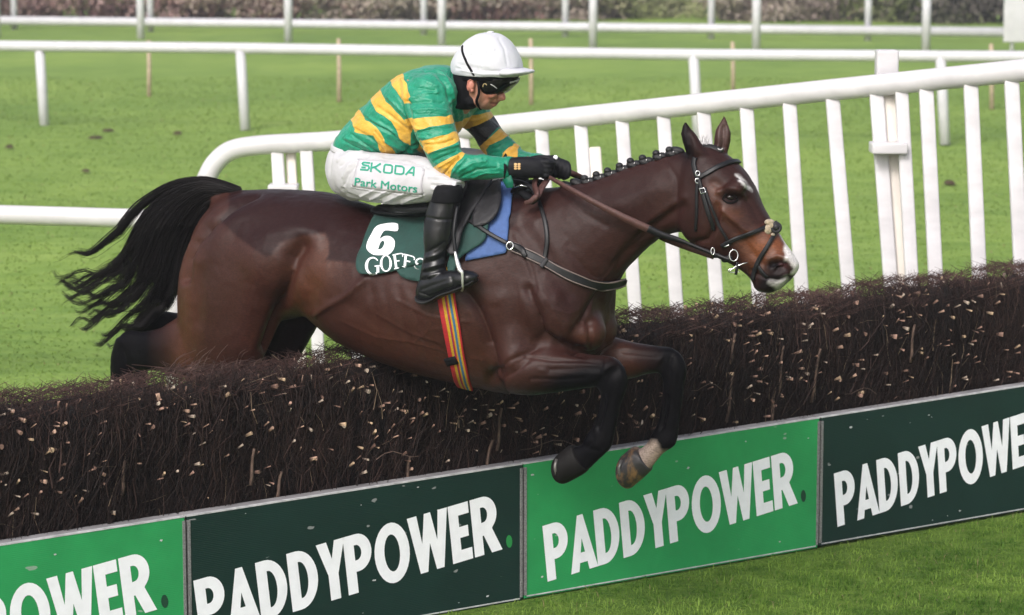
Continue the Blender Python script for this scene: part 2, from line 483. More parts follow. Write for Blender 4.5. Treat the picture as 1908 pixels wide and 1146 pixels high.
# core: lumpy packed mass
ks = 160; prof = [(NF - 0.03, 0.0), (NF - 0.03, 0.5), (NF - 0.045, 0.86), (NF - 0.09, 0.945), (NB + 0.08, 0.955), (NB + 0.04, 0.85), (NB + 0.04, 0.0)]
V = []
for i in range(ks + 1):
    s = S0 + (S1 - S0) * i / ks
    for (nn, zz) in prof:
        V.append(F3(s, nn + 0.02 * (random.random() - 0.5), zz * hedge_top(s) - 0.015 + 0.02 * (random.random() - 0.5) * (zz > 0)))
kp = len(prof)
F = [(i * kp + j, i * kp + j + 1, (i + 1) * kp + j + 1, (i + 1) * kp + j) for i in range(ks) for j in range(kp - 1)]
F += [tuple(range(kp)), tuple(ks * kp + j for j in range(kp))[::-1]]
part('core', (np.array(V), F), M['hedge_core'], hedge)
def twig_set(n, kind):
    s = rng.uniform(S0, S1, n); P = np.zeros((n, 3, 3)); t = np.linspace(0, 1, 3)
    ht = hedge_top(s)
    # bundles: twigs gather into tufts with dark gaps between them
    s = s + 0.035 * np.sin(s * 41.0 + 3 * np.sin(s * 13.0)) + 0.02 * np.sin(s * 97.0)
    if kind == 'stem':            # upright stems, leaning every way, lying in the front face
        z0 = rng.uniform(0.36, 0.94, n) * ht; ln = rng.uniform(0.04, 0.19, n)
        tuft = np.sin(s * 23.0 + 5 * np.sin(s * 7.0))
        nn = NF + rng.uniform(-0.05, 0.03, n) + 0.010 * tuft; lean = rng.normal(0.12, 0.26, n) + 0.18 * tuft; out = rng.normal(0.02, 0.12, n); bow = rng.normal(0, 0.018, n)
        for k in range(3):
            zz = np.minimum(z0 + ln * t[k], ht + rng.normal(0.0, 0.012, n))
            back = np.clip((zz / ht - 0.80) / 0.20, 0, 1) ** 2 * 0.07
            P[:, k] = FA + FD * (s + lean * ln * t[k] + bow * np.sin(3.1 * t[k]) + rng.normal(0, 0.004, n))[:, None] + FN * (nn + out * ln * t[k] - back + rng.normal(0, 0.004, n))[:, None]
            P[:, k, 2] = zz
        r0 = np.where(rng.random(n) < 0.06, rng.uniform(0.0025, 0.0045, n), rng.uniform(0.0007, 0.0019, n))
    elif kind == 'fuzz':          # fine spray standing out of the face in every direction
        z0 = rng.uniform(0.42, 0.99, n) * ht; nn = NF + rng.uniform(-0.03, 0.02, n) - np.clip((z0 / ht - 0.80) / 0.20, 0, 1) ** 2 * 0.07
        ln = rng.uniform(0.025, 0.12, n); a = rng.normal(1.25, 0.8, n); o = rng.uniform(0.0, 0.35, n); curl = rng.normal(0, 0.4, n)
        for k in range(3):
            aa = a + curl * t[k]
            P[:, k] = FA + FD * (s + np.cos(aa) * ln * t[k])[:, None] + FN * (nn + o * ln * t[k])[:, None]
            P[:, k, 2] = z0 + np.sin(aa) * ln * t[k] * 0.7
        r0 = rng.uniform(0.0005, 0.0011, n)
    else:                         # clipped top
        nn = rng.uniform(NB, NF - 0.01, n); ln = rng.uniform(0.03, 0.09, n)
        lx, ly = rng.normal(0.2, 0.9, n), rng.normal(0.0, 0.6, n)
        edge = np.clip((nn - (NF - 0.09)) / 0.08, 0, 1) ** 2 * 0.05
        for k in range(3):
            P[:, k] = FA + FD * (s + lx * ln * t[k])[:, None] + FN * (nn + ly * ln * t[k])[:, None]
            P[:, k, 2] = ht - edge - 0.032 + (ln * 0.42) * t[k] + 0.008 * np.sin(s * 9)
        r0 = rng.uniform(0.0008, 0.0020, n)
    R = r0[:, None] * np.array([1.0, 0.8, 0.45])
    mid = P[:, 1]
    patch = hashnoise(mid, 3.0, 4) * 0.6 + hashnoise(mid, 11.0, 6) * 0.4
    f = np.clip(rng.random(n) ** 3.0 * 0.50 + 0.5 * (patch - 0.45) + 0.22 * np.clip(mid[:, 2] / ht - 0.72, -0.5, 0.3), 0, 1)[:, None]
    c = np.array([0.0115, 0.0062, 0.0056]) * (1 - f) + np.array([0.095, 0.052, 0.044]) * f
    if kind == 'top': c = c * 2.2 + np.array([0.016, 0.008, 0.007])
    c[rng.random(n) < 0.012] = (0.20, 0.145, 0.10)
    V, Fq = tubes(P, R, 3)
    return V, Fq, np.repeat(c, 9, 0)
Vs, Fs, Cs, o = [], [], [], 0
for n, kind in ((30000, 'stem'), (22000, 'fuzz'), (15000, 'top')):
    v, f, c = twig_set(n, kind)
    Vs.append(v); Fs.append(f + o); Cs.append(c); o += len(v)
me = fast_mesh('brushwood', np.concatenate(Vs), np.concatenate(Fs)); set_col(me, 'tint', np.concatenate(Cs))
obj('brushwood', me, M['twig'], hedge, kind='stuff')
# long loose twigs
P = []
for k in range(14):
    s = random.uniform(S0, S1); z = random.uniform(0.5, 1.0) * hedge_top(s); a = random.choice([random.uniform(0.1, 0.7), random.uniform(1.2, 1.9), random.uniform(2.4, 3.0)]); ln = random.uniform(0.10, 0.30)
    P.append([F3(s + math.cos(a) * ln * t, NF + 0.02 + 0.05 * t - (0.06 if z > 0.9 else 0), z + math.sin(a) * ln * t * 0.7 + 0.02 * math.sin(5 * t)) for t in np.linspace(0, 1, 6)])
P = np.array(P); V, Fq = tubes(P, np.tile(np.linspace(0.0022, 0.0008, 6), (len(P), 1)) * rng.uniform(0.6, 1.3, (len(P), 1)), 4)
me = fast_mesh('loose_twigs', V, Fq); set_col(me, 'tint', np.tile([0.13, 0.085, 0.07], (len(V), 1)))
obj('loose_twigs', me, M['twig'], hedge, kind='stuff')
# pale cut ends of the stems: short stubs with a clean sawn face
M['cut'] = attr_mat('cut_wood', 'tint', 0.7, 0.25, 120, 0.0, spec=0.2)
V, F, C = [], [], []
for k in range(1500):
    s = random.uniform(S0, S1)
    if math.sin(s * 5.3 + 2 * math.sin(s * 2.1)) < random.uniform(-2.2, 0.7): continue
    top = random.random() < 0.30
    r = random.choice([0.0018, 0.0022, 0.0027, 0.0033, 0.0042, 0.0056]) * random.uniform(0.75, 1.15); ht = hedge_top(s)
    if top:
        nn = random.uniform(NB + 0.02, NF - 0.02); z = ht - 0.004 + random.uniform(-0.028, -0.006); d = FN * random.uniform(-0.2, 0.9) + FD * random.uniform(-0.4, 0.6) + np.array([0, 0, 1.0])
    else:
        u = random.random(); z = ht * (0.56 + 0.43 * u ** 0.8); nn = NF + 0.034 - max(0, (z / ht - 0.82) / 0.18) ** 2 * 0.07; d = FN * 1.0 + FD * random.uniform(-0.4, 0.8) + np.array([0, 0, random.uniform(-0.3, 0.9)])
    d /= np.linalg.norm(d); c = F3(s, nn, z)
    a1 = np.cross(d, [0.3, 0.1, 1.0]); a1 /= np.linalg.norm(a1); a2 = np.cross(d, a1)
    sl = random.uniform(1.0, 1.9); o = len(V); m_ = 6
    for q in range(m_):
        an = 2 * math.pi * q / m_; V.append(c + (a1 * math.cos(an) + a2 * sl * math.sin(an)) * r)
    for q in range(m_):
        an = 2 * math.pi * q / m_; V.append(c - d * 0.03 + (a1 * math.cos(an) + a2 * math.sin(an)) * r)
    F.append(tuple(o + q for q in range(m_)))
    tone = np.array(random.choice([(0.62, 0.44, 0.29), (0.56, 0.36, 0.27), (0.46, 0.28, 0.22), (0.60, 0.48, 0.39), (0.30, 0.18, 0.14)])) * random.uniform(0.6, 1.1)
    C += [tone] * m_ + [np.array([0.05, 0.03, 0.025])] * m_
    F += [(o + q, o + (q + 1) % m_, o + m_ + (q + 1) % m_, o + m_ + q) for q in range(m_)]
me = pyd('cut_stem_ends', V, F); set_col(me, 'tint', np.array(C))
obj('cut_stem_ends', me, M['cut'], hedge, kind='stuff')
# sprigs knocked up by the hind legs
P = []
for k in range(46):
    x, y = random.choice([(270, 668), (300, 665), (335, 660), (420, 655), (660, 650), (620, 648)]); x += random.uniform(-35, 35)
    sx_ = fs(x); a_ = random.uniform(-0.4, 1.2); ln = random.uniform(0.05, 0.17); n0 = NB + random.uniform(0.0, 0.2)
    P.append([F3(sx_ + 0.25 + math.cos(a_) * ln * t, n0, hedge_top(sx_) - 0.02 + math.sin(a_) * ln * t * 0.8 + 0.015 * math.sin(4 * t)) for t in np.linspace(0, 1, 6)])
P = np.array(P); V, Fq = tubes(P, np.tile(np.linspace(0.0016, 0.0006, 6), (len(P), 1)), 4)
me = fast_mesh('loose_sprigs', V, Fq); set_col(me, 'tint', np.tile([0.10, 0.06, 0.05], (len(V), 1)))
obj('loose_sprigs', me, M['twig'], hedge, kind='stuff')
# thicker bare stakes showing low in the face
for k, (px, py, ln, lean) in enumerate([(470, 870, 0.13, 0.12), (520, 905, 0.10, 0.2), (930, 800, 0.16, 0.12), (910, 850, 0.12, 0.3), (1360, 740, 0.2, 0.16), (1455, 690, 0.2, 0.1), (1520, 700, 0.22, 0.2), (1440, 760, 0.14, 0.1), (1365, 650, 0.12, 0.2), (760, 880, 0.12, 0.15), (230, 890, 0.12, 0.1), (1700, 640, 0.16, 0.12)]):
    s = fs(px); r = ray(px, py); t = ((F3(0, NF + 0.02, 0) - CAM) @ FN) / (r @ FN); c = CAM + r * t
    P = [c + FD * lean * ln * (q - 0.5) + np.array([0, 0, ln * (q - 0.5)]) + FN * 0.004 * math.sin(q * 7) for q in np.linspace(0, 1, 5)]
    V, F = tube_line(P, [0.006, 0.0065, 0.006, 0.0055, 0.005], 6)
    part('stake', (V, F), M.setdefault('bark', plain('birch_bark', (0.10, 0.062, 0.045), 0.8, 0.4, 60, 0.3)), hedge)

# ------------------------------------------------------------------ advertising boards
def arc(cx, cy, rx, ry, a0, a1, n=14):
    return [(cx + rx * math.cos(math.radians(a0 + (a1 - a0) * i / n)), cy + ry * math.sin(math.radians(a0 + (a1 - a0) * i / n))) for i in range(n + 1)]
G = {
 'P': (0.62, [[(0, 0), (.23, 0), (.23, .36)] + arc(.29, .68, .33, .32, -90, 90) + [(0, 1)], [(.23, .555)] + arc(.27, .685, .115, .13, -90, 90) + [(.23, .815)]]),
 'A': (0.70, [[(0, 0), (.22, 0), (.255, .15), (.455, .15), (.49, 0), (.72, 0), (.43, 1), (.28, 1)], [(.295, .33), (.41, .33), (.352, .58)]]),
 'D': (0.64, [[(0, 0)] + arc(.2, .5, .44, .5, -90, 90, 18) + [(0, 1)], [(.23, .19)] + arc(.25, .5, .17, .31, -90, 90, 16) + [(.23, .81)]]),
 'Y': (0.62, [[(0, 1), (.235, 1), (.325, .70), (.415, 1), (.65, 1), (.44, .43), (.44, 0), (.21, 0), (.21, .43)]]),
 'O': (0.82, [arc(.41, .5, .41, .52, 0, 348, 29), arc(.41, .5, .18, .32, 0, 345, 23)]),
 'W': (0.96, [[(0, 1), (.225, 1), (.30, .50), (.405, 1), (.555, 1), (.66, .50), (.735, 1), (.96, 1), (.765, 0), (.585, 0), (.48, .48), (.375, 0), (.195, 0)]]),
 'E': (0.48, [[(0, 0), (.49, 0), (.49, .20), (.23, .20), (.23, .41), (.44, .41), (.44, .60), (.23, .60), (.23, .80), (.49, .80), (.49, 1), (0, 1)]]),
 'R': (0.66, [[(0, 0), (.23, 0), (.23, .33), (.26, .33), (.42, 0), (.68, 0), (.475, .42)] + arc(.29, .69, .33, .31, -52, 90) + [(0, 1)], [(.23, .555)] + arc(.275, .69, .115, .13, -90, 90) + [(.23, .82)]]),
}
def fill2d(contours, cuts=0):
    """filled flat mesh (verts 2-D, tris) of outline contours with holes"""
    cu = bpy.data.curves.new('g', 'CURVE'); cu.dimensions = '2D'; cu.fill_mode = 'BOTH'
    for c in contours:
        sp_ = cu.splines.new('POLY'); sp_.points.add(len(c) - 1); sp_.use_cyclic_u = True
        for k, p in enumerate(c): sp_.points[k].co = (p[0], p[1], 0, 1)
    o = bpy.data.objects.new('g', cu); col.objects.link(o)
    me = bpy.data.meshes.new_from_object(o.evaluated_get(bpy.context.evaluated_depsgraph_get()))
    bpy.data.objects.remove(o); bpy.data.curves.remove(cu)
    bm = bmesh.new(); bm.from_mesh(me); bpy.data.meshes.remove(me)
    bmesh.ops.remove_doubles(bm, verts=bm.verts, dist=1e-5); bmesh.ops.triangulate(bm, faces=bm.faces)
    for _ in range(cuts):
        bmesh.ops.subdivide_edges(bm, edges=[e for e in bm.edges if e.calc_length() > 4.0], cuts=1); bmesh.ops.triangulate(bm, faces=bm.faces)
    bm.verts.ensure_lookup_table()
    V = np.array([v.co[:2] for v in bm.verts]); F = [tuple(v.index for v in f.verts) for f in bm.faces]
    bm.free()
    return V, F
def font2d(text, cuts=1, bold=0.0):
    cu = bpy.data.curves.new('t', 'FONT'); cu.body = text; cu.size = 1.0; cu.offset = bold; cu.resolution_u = 3
    o = bpy.data.objects.new('t', cu); col.objects.link(o)
    me = bpy.data.meshes.new_from_object(o.evaluated_get(bpy.context.evaluated_depsgraph_get()))
    bpy.data.objects.remove(o); bpy.data.curves.remove(cu)
    bm = bmesh.new(); bm.from_mesh(me); bpy.data.meshes.remove(me)
    bmesh.ops.remove_doubles(bm, verts=bm.verts, dist=1e-5); bmesh.ops.triangulate(bm, faces=bm.faces)
    for _ in range(cuts):
        bmesh.ops.subdivide_edges(bm, edges=[e for e in bm.edges if e.calc_length() > 0.11], cuts=1); bmesh.ops.triangulate(bm, faces=bm.faces)
    bm.verts.ensure_lookup_table()
    V = np.array([v.co[:2] for v in bm.verts]); F = [tuple(v.index for v in f.verts) for f in bm.faces]; bm.free()
    return V, F
glyphs, pen = [], 0.0
for k, ch in enumerate('PADDYPOWER'):
    wd, cs = G[ch]
    pen += {'A': -0.05, 'Y': -0.03, 'W': -0.05}.get(ch, 0) + (-0.04 if k and 'PADDYPOWER'[k - 1] in 'AYW' else 0) + (-0.02 if ch == 'P' and k else 0)
    v, f = fill2d(cs); glyphs.append((v + [pen, 0], f)); pen += wd + 0.055
word_w = pen - 0.055
def board_material(name, base, rib):
    m, nt, b = new_mat(name)
    n = noise_node(nt, 5, 5, 0.6); c = np.array(base)
    r = ramp(nt, n.outputs['Fac'], [(0.3, tuple(c * 0.86)), (0.7, tuple(c * 1.08))])
    # scuffs and chips with a shape of their own
    n2 = noise_node(nt, 22, 2, 0.4, stretch=(0.55, 0.55, 1.3)); r2 = ramp(nt, n2.outputs['Fac'], [(0.735, (0, 0, 0)), (0.75, (1, 1, 1))])
    mx = N(nt, 'ShaderNodeMix', data_type='RGBA'); nt.links.new(r2.outputs[0], mx.inputs['Factor']); nt.links.new(r.outputs[0], mx.inputs['A'])
    mx.inputs['B'].default_value = (*np.clip(c * 0.45 + 0.22, 0, 1), 1)
    nt.links.new(mx.outputs['Result'], b.inputs['Base Color']); b.inputs['Roughness'].default_value = 0.5; b.inputs['Specular IOR Level'].default_value = 0.3
    tc = N(nt, 'ShaderNodeTexCoord'); wv = N(nt, 'ShaderNodeTexWave', bands_direction='Z'); wv.inputs['Scale'].default_value = rib; wv.inputs['Distortion'].default_value = 0.3
    nt.links.new(tc.outputs['Object'], wv.inputs['Vector']); bump(nt, b, wv.outputs['Fac'], 0.25, 0.0015)
    return m
M['board_green'] = board_material('board_bright_green', (0.024, 0.290, 0.088), 48)
M['board_dark'] = board_material('board_dark_green', (0.0050, 0.025, 0.0205), 48)
M['mesh_edge'] = plain('grey_edge_tape', (0.20, 0.20, 0.20), 0.7, 0.5, 160, 0.5)
M['board_edge'] = plain('worn_board_edge', (0.50, 0.50, 0.51), 0.6, 0.35, 25, 0.2)
M['plank'] = plain('weathered_plank', (0.26, 0.25, 0.26), 0.7, 0.4, 18, 0.3, stretch=(0.3, 0.3, 2))
M['dot_green'] = plain('dot_green', (0.02, 0.24, 0.06), 0.45, 0.1, 20, 0)
M['dot_dark'] = plain('dot_dark', (0.008, 0.05, 0.028), 0.45, 0.1, 20, 0)
joints = [fs(340), fs(975), fs(1532)]
Lb = (joints[2] - joints[0]) / 2
joints = [joints[0] - Lb] + joints + [joints[2] + Lb]
labels = ['bright green board with white lettering at the left edge of the picture',
          'dark green board with white lettering under the horse\'s belly',
          'bright green board with white lettering below the horse\'s front hooves',
          'dark green board with white lettering at the right edge of the picture']
for k in range(4):
    a, b_ = joints[k] + 0.006, joints[k + 1] - 0.006
    bright = k % 2 == 0
    t = thing('advertising_board', labels[k], 'board', F3((a + b_) / 2, 0, 0), 'advertising boards along the fence')
    zb = 0.0 + 0.005 * k
    def BP(u, v, n=0.0):           # u metres from the left end, v metres up the face
        s = a + u; return F3(s, n, zb + v * (board_top(s) - zb) / 0.52)
    L = b_ - a
    V = np.array([BP(u, v, n) for n in (0.0, -0.018) for u, v in ((0, 0), (L, 0), (L, .52), (0, .52))])
    part('panel', (V, [(0, 1, 2, 3), (5, 4, 7, 6), (0, 4, 5, 1), (1, 5, 6, 2), (2, 6, 7, 3), (3, 7, 4, 0)]), M['board_green' if bright else 'board_dark'], t, sm=False, bev=0.002)
    # worn pale top edge and end strips
    part('top_trim', boxv((BP(0, .52) + BP(L, .52)) / 2 + np.array([0, 0, 0.002]) - FN * 0.009, (BP(L, .52) - BP(0, .52)) / 2 + FD * 0.002, FN * 0.0105, np.array([0, 0, 0.0018])), M['board_edge'], t, sm=False)
    for u in (0.004, L - 0.004):
        part('end_trim', boxv((BP(u, 0) + BP(u, .52)) / 2 - FN * 0.008, FD * 0.005, FN * 0.0115, (BP(u, .505) - BP(u, 0.01)) / 2), M['mesh_edge'], t, sm=False)
    part('bottom_trim', boxv((BP(0, 0.008) + BP(L, 0.008)) / 2 - FN * 0.008, (BP(L, 0) - BP(0, 0)) / 2 - FD * 0.01, FN * 0.0105, np.array([0, 0, 0.0022])), M['board_edge'], t, sm=False)
    # lettering rises along the board
    th = math.radians(6.5); hcap = 0.222; x0, y0 = [0.060, 0.030, 0.073, 0.066][k] * L, [0.060, 0.062, 0.050, 0.066][k]
    sx = ([0.865, 0.910, 0.855, 0.845][k] * L) / (word_w * hcap)
    def put(v, n=0.0015):
        x = v[:, 0] * hcap * sx; y = v[:, 1] * hcap
        return np.array([BP(x0 + xx * math.cos(th) - yy * math.sin(th), y0 + xx * math.sin(th) + yy * math.cos(th), n) for xx, yy in zip(x, y)])
    for v, f in glyphs:
        part('letter', (put(v), f), M['white_print'], t, sm=False)
    dv = np.array([(word_w + 0.20 + 0.075 * math.cos(q), 0.10 + 0.11 * math.sin(q)) for q in np.linspace(0, 2 * math.pi, 20, endpoint=False)])
    part('dot', (put(dv), [tuple(range(20))]), M['dot_dark' if bright else 'dot_green'], t, sm=False)
    # heads of the fixing screws and chips of paint
    for q in range(10):
        u = random.uniform(0.03, L - 0.03); v = random.choice([random.uniform(0.02, 0.06), random.uniform(0.44, 0.5), random.uniform(0.05, 0.5)]); r_ = random.uniform(0.002, 0.006)
        ringp = np.array([BP(u + r_ * random.uniform(0.6, 1.9) * math.cos(an), v + r_ * random.uniform(0.3, 0.9) * math.sin(an), 0.0012) for an in np.linspace(0, 2 * math.pi, 9, endpoint=False)])
        part('paint_chip', (ringp, [tuple(range(9))]), M['board_edge'], t, sm=False)
# grey weathered rail carrying the boards behind their top edge
for k in range(4):
    a, b_ = joints[k] + 0.004, joints[k + 1] - 0.004
    zt = board_top((a + b_) / 2) - 0.004
    o = part('support_rail', boxv(F3((a + b_) / 2, -0.046, zt), FD * (b_ - a) / 2 + np.array([0, 0, (board_top(b_) - board_top(a)) / 2]), FN * 0.022, np.array([0, 0, 0.008])), M['plank'], None, sm=False, bev=0.003)
    o['label'] = 'weathered grey timber rail along the top of the ' + ['leftmost bright green board', 'dark green board under the belly', 'bright green board below the hooves', 'dark green board at the right edge'][k]
    o['category'] = 'rail'; o['group'] = 'timber rails behind the boards'

# ------------------------------------------------------------------ white rails
def shared(name, me, mat, parent, loc, rot=None):
    o = obj(name, me, mat, None)
    o.parent = parent; o.location = Vector(loc) - parent.location
    if rot is not None: o.rotation_euler = rot
    return o
def post_mesh(r, h, sides=12):
    V, F = tube_line(np.array([[0, 0, 0], [0, 0, h * 0.5], [0, 0, h]]), r, sides)
    me = pyd('post', V, F); return smooth(me)
# wing beside the fence
wing = thing('fence_wing', 'white plastic wing rail with leaning uprights rising to the right behind the fence', 'rail', on_ground(1000, 14.2))
def wz(x): return 1.0 / np.interp(x, [350, 640, 1908, 2300], [1 / 15.2, 1 / 15.0, 1 / 13.0, 1 / 12.5])
path = [(347, 700), (347, 640), (348, 560), (350, 480), (356, 430), (368, 380), (384, 335), (402, 303), (432, 280), (480, 271), (560, 266), (640, 261), (900, 237), (1200, 205), (1500, 173), (1908, 131), (2150, 108)]
pp = catmull([U(x, y, wz(x)) for x, y in path], 6)
part('top_rail', tube_line(pp, 0.054, 16), M['white_plastic'], wing)
ry = lambda x: np.interp(x, [480, 640, 900, 1200, 1500, 1908, 2150], [271, 261, 237, 205, 173, 131, 108])
def wing_post(x, lean, r=0.037, name='upright', mat='white_plastic', ytop=None, dz=0.0, ybot=None):
    y0 = (ry(x) + 2) if ytop is None else ytop
    Z = wz(x) + dz
    yg = 573 + FPX * ((CAMH / Z) - sp) / cp          # approximate ground row
    A = U(x, y0, Z); yb = yg if ybot is None else ybot
    B = U(x + lean * (yb - y0), yb, Z)
    if ybot is None: B[2] = 0
    ax_ = (B - A) / 2; sd_ = np.cross(ax_ / np.linalg.norm(ax_), [0, 1.0, 0]); sd_ /= np.linalg.norm(sd_)
    return part(name, boxv((A + B) / 2, sd_ * r * 0.93, np.array([0, 0.021, 0]), ax_), M[mat], wing, bev=0.009)
for x, ln in [(516, .06), (570, .06), (642, .06), (715, .06), (790, .065), (862, .065), (935, .07), (1008, .07), (1081, .07), (1158, .07), (1235, .07), (1310, .07), (1390, .065), (1470, .065), (1550, .085), (1632, .075), (1725, .05), (1808, .045), (1884, .05), (1965, .05), (2050, .05)]:
    wing_post(x, ln)
wing_post(541, .05, 0.03, 'ground_stake', 'cream_plastic', dz=0.06)
wing_post(1108, .07, 0.034, 'ground_stake', 'cream_plastic', ytop=274, dz=0.05)
wing_post(1655, .075, 0.034, 'ground_stake', 'cream_plastic', dz=0.06)
wing_post(1679, .055, 0.034, 'upright')
def band(x0, x1, y, hh, Z):
    A, B = U(x0, y, Z - 0.03), U(x1, y, Z - 0.03)
    part('clamp_band', boxv((A + B) / 2, (B - A) / 2, np.array([0, 0.075, 0]), np.array([0, 0, hh])), M['white_plastic'], wing, bev=0.008)
band(1622, 1688, 275, 0.026, wz(1655)); band(501, 556, 352, 0.026, wz(530))
A = U(1652, 125, wz(1652) + 0.12)
part('post_cap', boxv(A, np.array([0.054, 0, 0]), np.array([0, 0.05, 0]), np.array([0, 0, 0.085])), M['white_plastic'], wing, bev=0.012)
# low rail running off to the left
lr = thing('running_rail', 'white running rail at the left edge passing behind the tail', 'rail', on_ground(120, 15.1))
part('top_rail', tube_line([U(x, y, 15.15) for x, y in ((-700, 386), (0, 400), (245, 407), (338, 410))], 0.053, 16), M['white_plastic'], lr)
for x in (-420, -120, 318):
    A = U(x, 410, 15.15); part('post', tube_line([A, (A + A * [1, 1, 0]) / 2, A * [1, 1, 0]], 0.04, 12), M['white_plastic'], lr)
# the next running rail across the course
rr_ = thing('running_rail', 'nearer white running rail on short posts crossing behind the jockey\'s helmet', 'rail', on_ground(950, 33))
Zr = lambda x: 1.0 / np.interp(x, [-400, 80, 452, 1757, 2400], [1 / 35.2, 1 / 34.5, 1 / 33.8, 1 / 31.6, 1 / 30.6])
part('top_rail', tube_line([U(x, y, Zr(x)) for x, y in ((-500, 80), (0, 85.5), (452, 90), (954, 98), (1300, 102), (1757, 105), (2400, 108))], 0.068, 14), M['far_white'], rr_)
for x, yb in ((-300, 229), (78, 235), (452, 243), (868, 250), (1296, 260), (1756, 270), (2230, 281)):
    Z = Zr(x); A = U(x - 4, 96, Z); B = U(x + 5, yb, Z); B[2] = 0
    part('post', tube_line([A, (A + B) / 2, B], 0.062, 12), M['far_white'], rr_)
f3 = thing('running_rail', 'tall white posts of the rail farther off, its top rail above the picture', 'rail', on_ground(954, 57))
Z3 = lambda x: 1.0 / np.interp(x, [-300, 7, 1715, 2300], [1 / 62.6, 1 / 61.6, 1 / 53.7, 1 / 52])
part('top_rail', tube_line([on_ground(x, Z3(x)) + [0, 0, 1.36] for x in (-300, 500, 1200, 2300)], 0.08, 12), M['far_white'], f3)
for x in (-255, 7, 272, 543, 825, 1103, 1403, 1715, 2030):
    A = on_ground(x, Z3(x)); part('post', tube_line([A, A + [0, 0, 0.7], A + [0, 0, 1.35]], 0.085, 12), M['far_white'], f3)
f4 = thing('low_rail', 'farthest white fence with thin posts and a low rail before the shrubs', 'rail', on_ground(954, 62))
Z4 = lambda x: 1.0 / np.interp(x, [-300, 0, 1870, 2300], [1 / 66.5, 1 / 65.5, 1 / 58.5, 1 / 57])
part('low_rail', tube_line([on_ground(x, Z4(x)) + [0, 0, 0.22] for x in (-300, 500, 1200, 1885)], 0.105, 12), M['far_white'], f4)
for x in (-200, 40, 290, 545, 792, 1052, 1320, 1608, 1880):
    A = on_ground(x, Z4(x) + 0.15); part('post', tube_line([A, A + [0, 0, 0.8], A + [0, 0, 1.6]], 0.075, 10), M['far_white'], f4)
# white notice board cut by the right edge
wb = thing('white_sign', 'blank white board on legs in the top right corner', 'sign', on_ground(1940, 50))
c = U(1945, 10, 50)
part('panel', boxv(c, np.array([0.72, 0, 0]), np.array([0, 0.03, 0]), np.array([0, 0, 0.66])), M['far_white'], wb, bev=0.01)
for q in (-0.55, 0.55):
    p0 = np.array([c[0] + q, c[1] + 0.06, 0]); part('leg', tube_line([p0, p0 + [0, 0, c[2]]], 0.04, 8), M['far_white'], wb)
# marker canes
for k, (x, yb, yt) in enumerate([(278, 182, 75), (632, 190, 72), (990, 195, 72), (1366, 170, 78), (1848, 205, 82)]):
    B = ground_at(x, yb); Z = (B - CAM) @ FWD; A = U(x - 1, yt, Z)
    V, F = tube_line([B, (A + B) / 2 + [0.004, 0, 0], A], [0.034, 0.032, 0.03], 7)
    o = part('marker_cane', (V, F), M['cane'], None, group='marker canes behind the running rail',
             label=['thin tan cane in the turf between the two left posts', 'thin tan cane left of the jockey\'s shoulders', 'thin tan cane just right of the helmet peak', 'thin tan cane above the horse\'s ears', 'thin tan cane near the right edge'][k], category='cane')

# ------------------------------------------------------------------ shrubs behind the course
M['shrub'] = attr_mat('shrub_twigs_and_leaves', 'tint', 0.8, 0.2, 3, 0.0, spec=0.15)
def shrub(px, Z, wid, hgt, c0, c1, leaf, label, n=2600):
    base = on_ground(px, Z); base[2] = float(ground_z(base[0], base[1]))
    t = thing('shrub', label, 'shrub', base, 'shrubs at the far side of the course')
    # branching stems
    k = 90; P = np.zeros((k, 5, 3)); a = rng.uniform(0, 2 * math.pi, k); sprd = rng.uniform(0.1, 1.0, k); hh = hgt * rng.uniform(0.6, 1.05, k); rad = rng.uniform(0, 0.35, k) * wid
    for q, tt in enumerate(np.linspace(0, 1, 5)):
        P[:, q, 0] = base[0] + np.cos(a) * (rad + sprd * wid * 0.6 * tt ** 1.4) + rng.normal(0, 0.03, k)
        P[:, q, 1] = base[1] + np.sin(a) * (rad + sprd * wid * 0.4 * tt ** 1.4) + rng.normal(0, 0.03, k)
        P[:, q, 2] = base[2] + hh * tt
    V, F = tubes(P, np.tile(np.linspace(0.03, 0.006, 5), (k, 1)), 4)
    me = fast_mesh('stems', V, F); set_col(me, 'tint', np.tile(np.array(c0) * 0.7, (len(V), 1))); obj('stems', me, M['shrub'], t)
    # foliage and spray: small faces through the whole volume, in clumps
    cl = rng.normal(0, 1, (26, 3)) * [wid * 0.42, wid * 0.3, hgt * 0.24] + [0, 0, hgt * 0.52]
    ci = rng.integers(0, 26, n); p = cl[ci] + rng.normal(0, 1, (n, 3)) * [wid * 0.16, wid * 0.14, hgt * 0.13]
    p[:, 2] = np.abs(p[:, 2]); p = p + base
    d1 = rng.normal(0, 1, (n, 3)); d1 /= np.linalg.norm(d1, axis=1, keepdims=True); d2 = np.cross(d1, rng.normal(0, 1, (n, 3))); d2 /= np.linalg.norm(d2, axis=1, keepdims=True)
    sz = (leaf * rng.uniform(0.6, 1.4, n))[:, None]
    V = np.stack([p - d1 * sz, p + d2 * sz * 0.45, p + d1 * sz, p - d2 * sz * 0.45], 1).reshape(-1, 3)
    F = np.arange(n * 4).reshape(-1, 4)
    f = np.clip(rng.random(26)[ci] * 0.75 + rng.random(n) * 0.35, 0, 1)[:, None]
    me = fast_mesh('crown', V, F); set_col(me, 'tint', np.repeat(np.array(c0) * (1 - f) + np.array(c1) * f, 4, 0)); obj('crown', me, M['shrub'], t)
RB, RB2 = (0.30, 0.15, 0.15), (0.48, 0.32, 0.31)
GB, GB2 = (0.30, 0.23, 0.20), (0.50, 0.42, 0.36)
GR, GR2 = (0.16, 0.16, 0.08), (0.36, 0.40, 0.17)
DK, DK2 = (0.07, 0.062, 0.062), (0.19, 0.165, 0.14)
